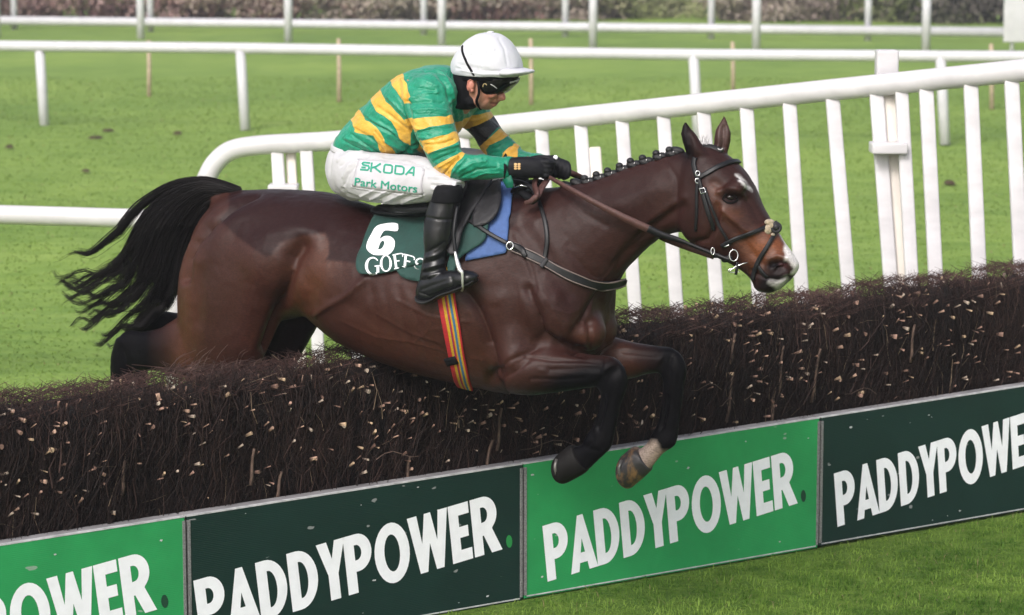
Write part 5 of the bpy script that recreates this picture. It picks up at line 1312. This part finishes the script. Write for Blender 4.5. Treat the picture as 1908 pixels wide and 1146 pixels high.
# ------------------------------------------------------------------ the jockey
jk = thing('person', 'jockey in green and gold hooped silks, white cap and white breeches crouched over the saddle', 'person', [HP(800, 300)[0], HP(800, 300)[1], 0])
T_ST = [(636, 266, 715, 290, .145), (650, 238, 752, 291, .165), (682, 204, 786, 288, .178), (716, 169, 815, 276, .188), (750, 140, 842, 250, .196), (785, 125, 862, 224, .195), (815, 121, 870, 198, .165), (838, 126, 872, 180, .105), (850, 134, 872, 168, .07)]
NA_ST = [(748, 142, 832, 160, .075, .12), (752, 172, 838, 182, .078, .165), (760, 205, 840, 206, .073, .20), (768, 232, 844, 230, .068, .22), (782, 262, 852, 256, .063, .235), (800, 293, 858, 280, .058, .24), (820, 325, 868, 287, .052, .24), (842, 336, 886, 289, .048, .232), (880, 335, 906, 289, .045, .215), (920, 333, 930, 291, .041, .185), (950, 331, 952, 293, .038, .16)]
FA_ST = [(836, 205, 880, 172, .07, -.13), (858, 232, 900, 190, .068, -.18), (876, 246, 914, 212, .062, -.21), (890, 262, 928, 234, .058, -.225), (905, 285, 945, 252, .054, -.225), (925, 305, 962, 271, .048, -.21), (952, 312, 972, 280, .043, -.17), (985, 312, 995, 286, .040, -.11), (1015, 313, 1020, 291, .037, -.06)]
PEL_ST = [(634, 264, 720, 284, .14), (625, 285, 725, 310, .165), (623, 318, 715, 338, .165), (634, 350, 705, 360, .13), (655, 368, 695, 372, .08)]
TH_ST = [(640, 268, 636, 352, .085, .085), (672, 276, 660, 370, .095, .115), (715, 286, 702, 379, .095, .15), (760, 289, 750, 381, .088, .185), (800, 296, 798, 377, .078, .215), (832, 318, 826, 368, .066, .24), (852, 334, 842, 362, .052, .25)]
BOOT_ST = [(815, 342, 858, 346, .050, .262), (812, 360, 857, 364, .056, .268), (803, 382, 853, 388, .058, .275), (795, 408, 847, 414, .056, .285), (792, 440, 841, 442, .051, .295), (793, 468, 831, 470, .044, .30), (788, 494, 829, 497, .040, .302), (783, 518, 832, 512, .040, .302)]
FOOT_ST = [(784, 520, 778, 552, .026, .302), (795, 512, 783, 561, .036, .303), (812, 506, 800, 561, .039, .305), (832, 505, 825, 550, .041, .31), (852, 503, 846, 543, .043, .315), (870, 504, 866, 536, .041, .318), (884, 508, 881, 527, .030, .32), (891, 514, 889, 520, .010, .32)]
def shrink(st, k, kw=None):
    out = []
    for s in st:
        mx_, my_ = (s[0] + s[2]) / 2, (s[1] + s[3]) / 2
        out.append((mx_ + (s[0] - mx_) * k, my_ + (s[1] - my_) * k, mx_ + (s[2] - mx_) * k, my_ + (s[3] - my_) * k, s[4] * (kw or k)) + tuple(s[5:]))
    return out
# body: one continuous figure, clothed
skull = loft([(872, 84, 930, 84, .055), (856, 104, 950, 104, .075), (853, 124, 955, 126, .078), (856, 140, 950, 143, .077), (860, 154, 942, 157, .075), (868, 167, 934, 168, .071), (876, 179, 929, 180, .066), (882, 189, 925, 190, .057), (888, 197, 917, 199, .043), (894, 202, 908, 204, .024)], power=2.2)
nose = loft([(922, 158, 934, 160, .012), (924, 168, 938, 171, .013), (924, 178, 942, 180, .016), (925, 184, 941, 186, .017), (926, 187.5, 934, 188.5, .010)], sub=4, ring=14)
lips = [hball(922, 191.0, 0, 6.5, 2.6, .021, n=8), hball(919, 196.5, 0, 6, 2.8, .019, n=8)]
chin = hball(907, 199, 0, 11, 6, .024, n=8)
cheekb = [hball(912, 176, .040, 14, 9, .022, n=8), hball(912, 176, -.040, 14, 9, .022, n=8)]
nk = loft([(850, 120, 900, 140, .055), (852, 145, 895, 172, .056), (845, 165, 880, 195, .06), (825, 175, 865, 215, .09)])
jaw = [hball(890, 186, .045, 15, 10, .02, rot=-.4, n=8)]
body_parts = [skull, nose, chin, nk] + lips + cheekb + jaw + [loft(shrink(T_ST, .86)), loft(shrink(NA_ST, .75)), loft(shrink(FA_ST, .75)), loft(shrink(PEL_ST, .9)), loft(shrink(TH_ST, .85)), loft(shrink(TH_ST, .85), mirror=True),
              loft(shrink(BOOT_ST, .78)), loft(shrink(BOOT_ST, .78), mirror=True), loft(shrink(FOOT_ST, .75)), loft(shrink(FOOT_ST, .75), mirror=True),
              loft([(945, 300, 945, 325, .02, .16), (985, 300, 985, 324, .022, .13), (1012, 304, 1012, 324, .018, .1)]), loft([(1010, 297, 1010, 310, .02, -.05), (1030, 300, 1034, 322, .02, -.02)])]
bme, bco, blap = remeshed(body_parts, 0.0050, 4)
bp2 = project(bco); bn = normals(bme)
fd = np.zeros(len(bco))
tc_ = CAM - bco; tc_ /= np.linalg.norm(tc_, axis=1, keepdims=True); bnear = np.clip((bn * tc_).sum(1) * 3, 0, 1)
def brel(line, w_, d_):
    global fd
    fd = fd + d_ * np.exp(-(pdist(bp2, line) / w_) ** 2) * bnear * np.clip(1 - np.abs(bp2[:, 1] - 175) / 60, 0, 1) ** 0.2
brel([(916, 193.5), (928, 193.5)], 1.5, -.0035); brel([(924, 184), (918, 188), (913, 194)], 2.2, -.003); brel([(931, 185.5), (934, 186)], 1.6, -.004); brel([(925, 183), (927, 187)], 1.8, -.003)
brel([(908, 181), (900, 190)], 5, -.003)
bco = bco + bn * np.where((bp2[:, 0] > 850) & (bp2[:, 1] < 215), fd, 0)[:, None]; set_co(bme, bco)
SK = np.array([0.50, 0.245, 0.175]); bc = np.tile(SK, (len(bco), 1))
def bt(m, c):
    global bc
    m = np.clip(m, 0, 1)[:, None]; bc = bc * (1 - m) + np.asarray(c) * m
bt(np.exp(-(pdist(bp2, [(908, 180), (922, 178)]) / 8) ** 2) * .55, (0.50, 0.17, 0.12)); bt(np.exp(-(pdist(bp2, [(936, 176), (940, 184)]) / 6) ** 2) * .6, (0.55, 0.19, 0.14))
bt(np.exp(-(pdist(bp2, [(916, 192.5), (927, 192.5)]) / 2.2) ** 2) * .9, (0.16, 0.035, 0.035)); bt(np.exp(-(pdist(bp2, [(915, 197), (923, 196.5)]) / 2.2) ** 2) * .7, (0.46, 0.14, 0.12))
bt(np.exp(-(pdist(bp2, [(890, 190), (902, 200), (912, 201)]) / 6) ** 2) * .45, (0.30, 0.19, 0.16))
set_col(bme, 'skin', bc)
M['skin'] = attr_mat('skin', 'skin', 0.48, 0.12, 60, 0.12, 0.001, spec=0.45, bscale=500); M['skin'].node_tree.nodes['Principled BSDF'].inputs['Subsurface Weight'].default_value = 0.12
M['skin'].node_tree.nodes['Principled BSDF'].inputs['Subsurface Radius'].default_value = (0.01, 0.004, 0.002)
obj('body', bme, M['skin'], jk)
part('ear', [hball(877, 159, .086, 7, 12, .010, rot=.25, n=10), hball(879, 168, .084, 4, 5, .009, n=8), tube_line([HP(x, y, .094) for x, y in ((882, 152), (877, 148), (872, 152), (872, 160), (876, 168))], .0028, 8)], plain('ear_skin', (0.52, 0.20, 0.15), .5, .15, 60), jk)
# hood under the cap
hd, hco, _ = remeshed([loft([(847, 122, 905, 128, .080), (850, 140, 905, 148, .084), (852, 156, 900, 166, .083), (853, 170, 896, 182, .078), (850, 182, 891, 196, .073), (842, 190, 876, 205, .080)]), hball(882, 188, .03, 13, 13, .045, n=8)], .005, 6)
obj('hood', hd, M['black_cloth'], jk)
part('chin_strap', tube_line(catmull([HP(888, 143, .088), HP(892, 160, .087), HP(892, 175, .083), HP(888, 190, .070), HP(896, 203, .02)], 5), .005, 8), M['black_cloth'], jk)
# cap
capv = loft([(905, 60.5, 914, 60.5, .010), (889, 64, 930, 64, .045), (873, 74, 945, 75, .078), (860, 89, 957, 92, .100), (850, 105, 965, 108, .111), (845, 118, 969, 122, .114), (846, 131, 969, 136, .113), (850, 138, 967, 143, .110)], sub=7, ring=40)
cme, cco, clap = remeshed([capv], .0045, 3)
cp2 = project(cco); cn = normals(cme); cd = np.zeros(len(cco))
for line, w_, d_ in [([(880, 100), (890, 92), (905, 95)], 3, .0025), ([(872, 108), (885, 98)], 3, -.0025), ([(900, 84), (920, 92)], 3, .002), ([(930, 72), (940, 90), (945, 120)], 2.5, -.0015), ([(855, 120), (880, 126), (910, 130)], 3, -.002), ([(860, 130), (900, 138), (940, 138)], 2.5, .003), ([(850, 127), (890, 133), (940, 133), (968, 128)], 1.6, -.003), ([(912, 64), (900, 90), (895, 130)], 2, -.001)]:
    cd += d_ * np.exp(-(pdist(cp2, line) / w_) ** 2)
cco = cco + cn * (cd * 1.6 + (hashnoise(cco, 26, 3) - .5) * .004)[:, None]; set_co(cme, cco)
M['cap'] = plain('white_cap_silk', (0.58, 0.58, 0.63), .55, .05, 30, .25, .003, sheen=.2, bscale=60)
helmet = obj('helmet', cme, M['cap'], jk)
part('peak', loft([(955, 124, 950, 143, .100), (968, 127, 962, 143, .092), (978, 129, 974, 140, .075), (986, 130, 984, 138, .052), (991, 132, 990, 136, .018)], sub=5, power=2.4), M['cap'], helmet)
part('button', hball(914, 60, 0, 6, 2.5, .012, n=8), M['cap'], helmet)
cb_ = mesh_bvh(helmet)
part('elastic', strap([(862, 86), (862, 96), (868, 112), (876, 128), (887, 145)], 4.2, cb_, .002, .002), M['black_cloth'], helmet)
part('cap_brim_lining', loft([(852, 138, 964, 142, .104), (854, 147, 960, 149, .096)], sub=2), M['black_cloth'], helmet)
# goggles
gmat, nt_, b_ = new_mat('goggle_lens'); n_ = noise_node(nt_, 30, 2); r_ = ramp(nt_, n_.outputs['Fac'], [(.3, (.004, .004, .004)), (.7, (.010, .011, .009))]); nt_.links.new(r_.outputs[0], b_.inputs['Base Color']); b_.inputs['Roughness'].default_value = .22; b_.inputs['Specular IOR Level'].default_value = .12
gg = part('goggles', loft([(893, 146, 964, 146, .082), (894, 153, 960, 155, .083), (899, 163, 950, 164, .080), (905, 171, 941, 172, .070), (914, 177, 930, 177.5, .050)], sub=5, power=2.3), gmat, jk)
gbv = mesh_bvh(gg)
part('goggle_strap', strap([(886, 146), (893, 150), (900, 154)], 14, gbv, .001, .002), M['black_cloth'], gg)
M['grey_glint_trim'] = plain('grey_glint_trim', (.42, .42, .42), .4, .1, 30, 0)
part('logo', strap([(900, 162), (901, 157), (905, 156), (907, 159)], 1.6, gbv, .001, .001), plain('tan_print', (.36, .28, .14), .4, .1, 30, 0), gg)
part('painted_glint', strap([(914, 157), (920, 160), (926, 165)], 1.4, gbv, .001, .001), M['grey_glint_trim'], gg)  # reflected glint laid on the lens as a grey strip
part('frame_trim', strap([(950, 154), (957, 152), (965, 149)], 3.0, gbv, .001, .0015), M['grey_glint_trim'], gg)
# jersey
jme, jco, jlap = remeshed([loft(T_ST, power=2.3), loft(NA_ST), loft(FA_ST), hball(803, 172, .14, 44, 36, .085, n=10), hball(850, 182, -.13, 36, 30, .085, n=10)], .0042, 11)
jp = project(jco); jn = normals(jme); jw = (jco - HQ) @ HN
tc_ = CAM - jco; tc_ /= np.linalg.norm(tc_, axis=1, keepdims=True); jnear = np.clip((jn * tc_).sum(1) * 2.5, 0, 1)
jd = np.zeros(len(jco))
def jr(line, w_, d_, near=True):
    global jd
    jd = jd + d_ * np.exp(-(pdist(jp, line) / w_) ** 2) * jnear
# folds drawn where the silk pulls
for line, w_, d_ in [
    ([(755, 190), (762, 220), (770, 250), (785, 275)], 6, -.012), ([(758, 150), (754, 175), (758, 190)], 6, -.006), ([(760, 185), (790, 175), (815, 172)], 4, .006), ([(758, 193), (790, 188), (825, 190)], 3.5, -.006),
    ([(770, 205), (800, 202), (832, 207)], 4, .005), ([(775, 213), (805, 211), (835, 216)], 3, -.005), ([(768, 236), (785, 243), (800, 238)], 3, .006), ([(780, 246), (810, 240), (840, 238)], 3, -.004),
    ([(775, 256), (800, 258), (825, 252)], 3, .005), ([(792, 270), (820, 268), (845, 260)], 3, -.006), ([(800, 284), (825, 278), (852, 270)], 3.5, .006), ([(808, 300), (830, 290), (850, 282)], 3, -.006), ([(816, 312), (838, 300), (852, 290)], 3, .006), ([(826, 325), (842, 308), (858, 292)], 3, -.007),
    ([(838, 330), (850, 312), (866, 296)], 3, .005), ([(855, 318), (880, 304), (905, 300)], 3.5, .004), ([(860, 328), (890, 316), (925, 312)], 3.5, -.005), ([(880, 330), (905, 322), (930, 322)], 3, .004), ([(900, 296), (925, 302), (945, 300)], 3, -.003), ([(920, 310), (940, 316)], 3, .003),
    ([(672, 215), (700, 232), (735, 252), (765, 280)], 4, -.006), ([(660, 240), (690, 256), (715, 280)], 4, -.006), ([(690, 222), (725, 240), (755, 268)], 4, .006), ([(645, 258), (670, 265), (695, 280)], 3, .006), ([(655, 250), (680, 268), (705, 284)], 3, -.005), ([(640, 262), (665, 275), (690, 286)], 3, -.005),
    ([(705, 200), (735, 222), (765, 246)], 4, -.004), ([(720, 180), (745, 205), (765, 225)], 4, .005), ([(735, 168), (750, 190), (762, 210)], 4, -.005), ([(745, 290), (765, 275), (780, 270)], 4, -.006), ([(715, 262), (740, 276), (770, 286)], 4, .005), ([(700, 245), (712, 262), (735, 284)], 3, -.005),
    ([(790, 130), (815, 140), (832, 160), (838, 185)], 5, -.006), ([(810, 128), (828, 140), (842, 165), (848, 195)], 4, .006), ([(765, 145), (790, 150), (815, 160)], 5, .004), ([(762, 160), (785, 165), (810, 170)], 4, -.004), ([(842, 195), (850, 215), (852, 240)], 4, -.007), ([(855, 195), (862, 215), (860, 235)], 4, .005),
    ([(868, 200), (880, 210), (900, 205)], 4, -.005), ([(870, 225), (890, 224), (912, 214)], 3, .003), ([(900, 262), (915, 262), (935, 250)], 3, -.005), ([(905, 270), (925, 272), (950, 262)], 3, .005), ([(915, 285), (935, 282), (955, 272)], 3, -.005), ([(940, 288), (950, 278), (962, 276)], 3, .006), ([(965, 275), (980, 284), (1000, 290)], 3, .004), ([(970, 285), (985, 290)], 3, -.004)]:
    jr(line, w_ * .62, d_ * 1.2)
q = jco @ np.array([[1, .4, .2], [-.3, 1, .5], [.8, -.2, 1]])
jd += (hashnoise(q, 16, 6) - .5) * .009 + (hashnoise(q, 38, 9) - .5) * .005
jco = jco + jn * jd[:, None]; set_co(jme, jco)
wobj = np.stack([(hashnoise(jco, 30, 41) - .5) * 4, (hashnoise(jco, 30, 43) - .5) * 4], -1); jq = jp + wobj
def sdf(polys, mask=None):
    s = np.full(len(jq), -50.0)
    for p in polys:
        d = pdist(jq, list(p) + [p[0]]); s = np.maximum(s, np.where(inside(jq, p), d, -d))
    if mask is not None: s = np.where(mask, s, -50.0)
    return s
near_pol = [[(722, 140), (729, 156), (753, 194), (764, 182), (751, 140), (745, 125)], [(688, 180), (692, 190), (700, 207), (730, 225), (747, 260), (775, 278), (798, 296), (800, 280), (774, 255), (768, 240), (750, 220), (718, 188), (711, 170), (704, 160)],
            [(650, 220), (656, 228), (662, 246), (682, 253), (696, 253), (706, 275), (715, 300), (752, 300), (722, 270), (710, 247), (700, 236), (681, 225), (672, 208), (664, 200)]]
sleeve = [[(755, 222), (764, 221), (836, 215), (850, 212), (846, 229), (812, 235), (785, 240), (772, 247), (762, 244)], [(780, 264), (787, 262), (850, 245), (862, 243), (862, 260), (837, 272), (797, 287), (788, 278)], [(800, 318), (817, 306), (857, 284), (868, 280), (866, 287), (850, 300), (841, 317), (836, 345), (815, 335)]]
far_pol = [[(846, 232), (865, 222), (918, 206), (924, 214), (915, 221), (877, 241), (862, 240), (852, 244)], [(890, 270), (899, 267), (932, 240), (950, 250), (944, 256), (914, 270), (907, 280), (913, 300), (900, 296)], [(928, 305), (937, 292), (957, 270), (970, 268), (965, 280), (962, 305)]]
band_pol = [[(870, 246), (877, 240), (915, 220), (925, 212), (936, 236), (926, 239), (899, 268), (892, 275)]]
isnear = jw > 0.105; farm = (jw < -0.06)
chest = (jp[:, 0] > 845) & (jp[:, 1] < 250) & (jw < .12)
sy = np.maximum(np.maximum(sdf(near_pol, (jp[:, 0] < 800) & (jw > -.3) & ~((jp[:, 0] > 766) & isnear & (jp[:, 1] > 215))), sdf(sleeve, (jw > .10))), sdf(far_pol, farm | chest))
sb = sdf(band_pol, farm)
for nm, val in (('gold', sy), ('crape', sb)):
    a = jme.attributes.new(nm, 'FLOAT', 'POINT'); a.data.foreach_set('value', val.astype(np.float32))
def silk():
    m, nt, b = new_mat('green_gold_silk')
    n = noise_node(nt, 14, 5, .6)
    g = ramp(nt, n.outputs['Fac'], [(.3, (.003, .185, .105)), (.7, (.008, .275, .165))]); y = ramp(nt, n.outputs['Fac'], [(.3, (.60, .31, .030)), (.7, (.78, .46, .075))])
    def mask(attr):
        a = N(nt, 'ShaderNodeAttribute', attribute_name=attr); mr = N(nt, 'ShaderNodeMapRange'); mr.inputs['From Min'].default_value = -.5; mr.inputs['From Max'].default_value = .5
        nt.links.new(a.outputs['Fac'], mr.inputs['Value']); return mr.outputs[0]
    m1 = N(nt, 'ShaderNodeMix', data_type='RGBA'); nt.links.new(mask('gold'), m1.inputs['Factor']); nt.links.new(g.outputs[0], m1.inputs['A']); nt.links.new(y.outputs[0], m1.inputs['B'])
    m2 = N(nt, 'ShaderNodeMix', data_type='RGBA'); nt.links.new(mask('crape'), m2.inputs['Factor']); nt.links.new(m1.outputs['Result'], m2.inputs['A']); m2.inputs['B'].default_value = (.010, .010, .013, 1)
    nt.links.new(m2.outputs['Result'], b.inputs['Base Color']); b.inputs['Roughness'].default_value = .40; b.inputs['Specular IOR Level'].default_value = .45; b.inputs['Sheen Weight'].default_value = .12
    n2 = noise_node(nt, 42, 4, .62); bump(nt, b, n2.outputs['Fac'], .5, .014)
    return m
jersey = obj('jersey', jme, silk(), jk)
part('collar', loft([(833, 124, 868, 190, .095), (846, 127, 880, 186, .088), (850, 134, 880, 180, .080)], sub=4), plain('dark_green_silk', (.004, .15, .09), .45, .2, 20, .3), jersey)
jb = mesh_bvh(jersey)
part('cuff_strap', strap([(941, 290), (941.5, 311), (942, 331)], 8, jb, .002, .003), M['black_cloth'], jersey)
part('cuff', loft([(946, 291, 946, 334, .041, .162), (954, 292, 954, 333, .041, .157)], sub=3), plain('cuff_green', (.006, .21, .125), .45, .2, 20, .3), jersey)
part('strap_end', ribbon([(944, 330, .18), (948, 340, .18), (950, 350, .175)], [.018, .017, .012], .003), plain('cuff_green_dark', (.004, .13, .08), .5, .2, 20, .3), jersey)
# breeches
pme, pco, _ = remeshed([loft(PEL_ST, power=2.2), loft(TH_ST, power=2.15), loft(TH_ST, power=2.15, mirror=True), loft([(815, 312, 806, 368, .055, .235), (838, 326, 828, 366, .054, .245), (860, 337, 852, 360, .048, .248)], sub=4)], .0045, 10)
pp2 = project(pco); pn = normals(pme); pd = np.zeros(len(pco))
for line, w_, d_ in [([(634, 284), (650, 276), (668, 280)], 3, -.005), ([(630, 300), (655, 285), (675, 283)], 4, .005), ([(634, 310), (660, 292), (685, 292)], 3, -.004), ([(640, 330), (650, 310), (668, 300)], 4, .005), ([(641, 345), (650, 325), (662, 312)], 3, -.005), ([(638, 352), (645, 362), (670, 372), (710, 378)], 4, -.005),
                     ([(672, 366), (690, 358), (700, 352)], 3, .005), ([(690, 372), (710, 362), (722, 355)], 3, .006), ([(700, 374), (722, 364), (736, 357)], 2.5, -.005), ([(715, 376), (738, 366), (752, 360)], 3, .006), ([(730, 378), (752, 370), (766, 362)], 2.5, -.005), ([(748, 378), (770, 370), (785, 366)], 3, .005),
                     ([(655, 348), (700, 356), (745, 362), (790, 364)], 1.6, .004), ([(790, 312), (786, 340), (788, 364)], 2, -.004), ([(800, 330), (825, 330), (850, 340)], 3, .005), ([(805, 345), (825, 345), (840, 350)], 3, -.006), ([(806, 352), (830, 355)], 2.5, .005), ([(810, 336), (838, 338), (860, 344)], 2.5, -.004), ([(715, 292), (760, 296), (800, 312)], 4, -.003), ([(690, 325), (715, 335), (745, 335)], 5, -.003), ([(700, 332), (690, 350)], 4, -.003), ([(738, 326), (725, 350)], 4, .003), ([(765, 330), (752, 352)], 4, -.003)]:
    pd += d_ * 1.1 * np.exp(-(pdist(pp2, line) / (w_ * .7)) ** 2)
pd += (hashnoise(pco, 24, 13) - .5) * .005
pco = pco + pn * pd[:, None]; set_co(pme, pco)
M['breech'] = plain('white_breeches', (.51, .50, .525), .6, .08, 20, .25, .003, sheen=.1, bscale=50)
br_ = obj('breeches', pme, M['breech'], jk); pb = mesh_bvh(br_)
M['patch'] = plain('printed_patch', (.54, .52, .56), .6, .05, 20, .15)
part('printed_panel', drape([(668, 297), (720, 300), (788, 312), (792, 318), (786, 340), (788, 363), (740, 358), (655, 347), (660, 330)], pb, .0008, .0016, 6, 0, 0, 2, curve=False), M['patch'], br_)
pbp = BVHTree.FromPolygons([tuple(v.co) for o_ in (br_.children[0],) for v in o_.data.vertices], [tuple(p.vertices) for p in br_.children[0].data.polygons])
sk = lambda u, v: (671 + u * 101 + v * 1.5, 318.5 + u * 10.5 - v * 17.5)
SKO = [('S', [[(.175, .92), (.06, .92), (.03, .80), (.05, .66), (.15, .60), (.165, .40), (.14, .16), (.0, .14)], [(.02, .38), (.10, .40)]]), ('K', [[(.205, 1.0), (.20, .0)], [(.215, .45), (.29, .62), (.37, 1.0)], [(.25, .55), (.32, .30), (.385, .06)]]),
       ('O', [[(.44, .86), (.46, .93), (.55, .93), (.585, .84), (.585, .20), (.55, .10), (.46, .10), (.435, .18), (.44, .86)]]), ('D', [[(.645, .92), (.645, .10), (.76, .10), (.80, .22), (.80, .78), (.76, .92), (.635, .92)]]), ('A', [[(.84, .08), (.955, .95), (.985, .95), (.985, .05)], [(.885, .36), (.985, .36)]])]
for ch, sts in SKO:
    bits = []
    for k, pts in enumerate(sts):
        L = np.array([sk(*p) for p in pts]); L = np.concatenate([np.linspace(a, b2, 5)[:-1] for a, b2 in zip(L[:-1], L[1:])] + [L[-1:]])
        v, f = stroke(L, [3.3, 3.3]); bits.append(print_on(v, f, pbp, .0014 + .0003 * k))
    part('letter', bits, M['green_print'], br_, sm=False)
v, f = font2d('Park Motors', 4, 0.0)
v = (v - [v[:, 0].min(), 0]) / [np.ptp(v[:, 0]), 1]
v = np.stack([660.5 + v[:, 0] * 116 + v[:, 1] * 2, 345 + v[:, 0] * 13.5 - v[:, 1] * 20.5], -1)
part('lettering', [print_on(v, f, pbp, .0014), print_on(v + [.8, -.15], f, pbp, .0018), print_on(v + [.4, .5], f, pbp, .0022)], M['green_print'], br_, sm=False)
part('waistband', loft([(633, 262, 700, 281, .150), (631, 272, 705, 291, .154)], sub=3), M['breech'], br_)
# boots
def boot(mirror):
    me, c_, _ = remeshed([loft(BOOT_ST, mirror=mirror, power=2.2), loft(FOOT_ST, mirror=mirror, power=2.4)], .0045, 6)
    if not mirror:
        p2 = project(c_); n2 = normals(me); dd = np.zeros(len(c_))
        for line, w_, d_ in [([(794, 470), (812, 462), (828, 452)], 3, -.004), ([(795, 480), (812, 476), (826, 466)], 3, .005), ([(792, 490), (810, 486), (826, 480)], 2.5, -.005), ([(792, 500), (812, 495), (828, 490)], 2.5, .005), ([(790, 508), (808, 505), (826, 500)], 2.5, -.004), ([(800, 515), (820, 508)], 2.5, .004),
                             ([(793, 404), (815, 409), (846, 409)], 1.5, -.004), ([(845, 380), (838, 430), (828, 480)], 3, .003), ([(785, 540), (805, 532), (840, 520)], 3, -.002), ([(840, 512), (845, 540)], 3, -.003), ([(782, 545), (800, 552), (830, 541), (870, 530)], 1.6, -.004)]:
            dd += d_ * np.exp(-(pdist(p2, line) / w_) ** 2)
        dd += (hashnoise(c_, 30, 19) - .5) * .004
        set_co(me, c_ + n2 * dd[:, None])
    o_ = obj('boot', me, M['boot'], jk)
    part('sole', loft([(778, 549, 777, 558, .022, .302), (785, 556, 783, 564, .036, .303), (803, 557, 800, 566, .04, .305), (826, 545, 826, 553, .041, .31), (850, 537, 848, 545, .043, .315), (872, 528, 870, 536, .04, .318), (886, 520, 886, 526, .028, .32)], sub=4, mirror=mirror), M['sole'], o_)
    part('knee_lining', loft([(822, 342, 852, 344, .030, .270), (815, 347, 858, 351, .056, .274), (811, 357, 859, 361, .062, .276), (807, 374, 856, 378, .061, .278)], sub=4, mirror=mirror), M['black_cloth'], o_)
    return o_
M['boot'] = plain('polished_black_boot', (.008, .008, .010), .30, .3, 30, .3, .003, spec=.42, bscale=70)
M['sole'] = plain('boot_sole', (.010, .010, .011), .6, .3, 60)
boot(False); boot(True)
# gloves
def chain(pts, r):
    return tube_line(catmull([HP(*p) for p in pts], 4), np.interp(np.linspace(0, 1, 4 * (len(pts) - 1) + 1), np.linspace(0, 1, len(r)), r), 10)
ng = [loft([(950, 294, 950, 331, .034, .158), (968, 292, 968, 332, .036, .145), (990, 292, 990, 332, .036, .125), (1010, 296, 1011, 331, .032, .108), (1020, 301, 1020, 328, .024, .10)], power=2.3)]
for i in range(4):
    y = 301 + 8.2 * i
    ng.append(chain([(1006 - i, y, .118), (1023 - i * 1.5, y + 1, .112), (1031 - i * 2.2, y + 3, .085), (1026 - i * 2, y + 4.5, .058), (1012 - i, y + 4, .055)], [.0095, .0098, .0092, .0085, .007]))
ng.append(chain([(990, 297, .095), (1008, 294, .075), (1022, 295, .065), (1033, 300, .066)], [.012, .011, .010, .008]))
gme, gco, _ = remeshed(ng, .0034, 2); g1 = obj('glove', gme, M['glove'], jk)
gb1 = mesh_bvh(g1)
M['gold_print'] = plain('gold_print', (.62, .38, .16), .5, .2, 60, 0)
bits = []
for k in range(6):
    cx_, cy_ = 960.5 + (k % 2) * 6.5, 306 + (k // 2) * 4
    bits.append(print_on(np.array([(cx_ + 3 * math.cos(a) , cy_ + 2.1 * math.sin(a)) for a in np.linspace(0, 6.283, 10, endpoint=False)]) , [tuple(range(10))], gb1, .0015))
for k in range(6):
    cx_, cy_ = 960.5 + (k % 2) * 6.5, 306 + (k // 2) * 4
part('glove_logo', bits, M['gold_print'], g1, sm=False)
fg = [loft([(1008, 291, 1010, 318, .030, -.065), (1022, 289, 1024, 326, .032, -.048), (1036, 291, 1038, 330, .030, -.03), (1046, 297, 1048, 331, .022, -.02)], power=2.3)]
for i in range(4):
    x = 1030 + 8.3 * i
    fg.append(chain([(x - 8, 296 + 2 * i, -.02), (x + 2, 294 + 3.6 * i, .006), (x + 5, 305 + 4 * i, .022), (x + 3, 318 + 3.4 * i, .020), (x - 6, 328 + 1.5 * i, .004)], [.0095, .0102, .0098, .009, .0075]))
fg.append(chain([(1014, 300, -.02), (1022, 308, .012), (1030, 318, .028), (1036, 328, .026)], [.012, .011, .010, .008]))
g2me, _, _ = remeshed(fg, .0034, 2); g2 = obj('glove', g2me, M['glove'], jk)
gb2 = mesh_bvh(g2)
cbt, nbt = cast(1035, 295, gb2, .004)
if cbt is not None: part('glove_button', ball(cbt, [np.array([.0085, 0, 0]), np.array([0, .004, 0]), np.array([0, 0, .0085])], 8), M['white_print'], g2)
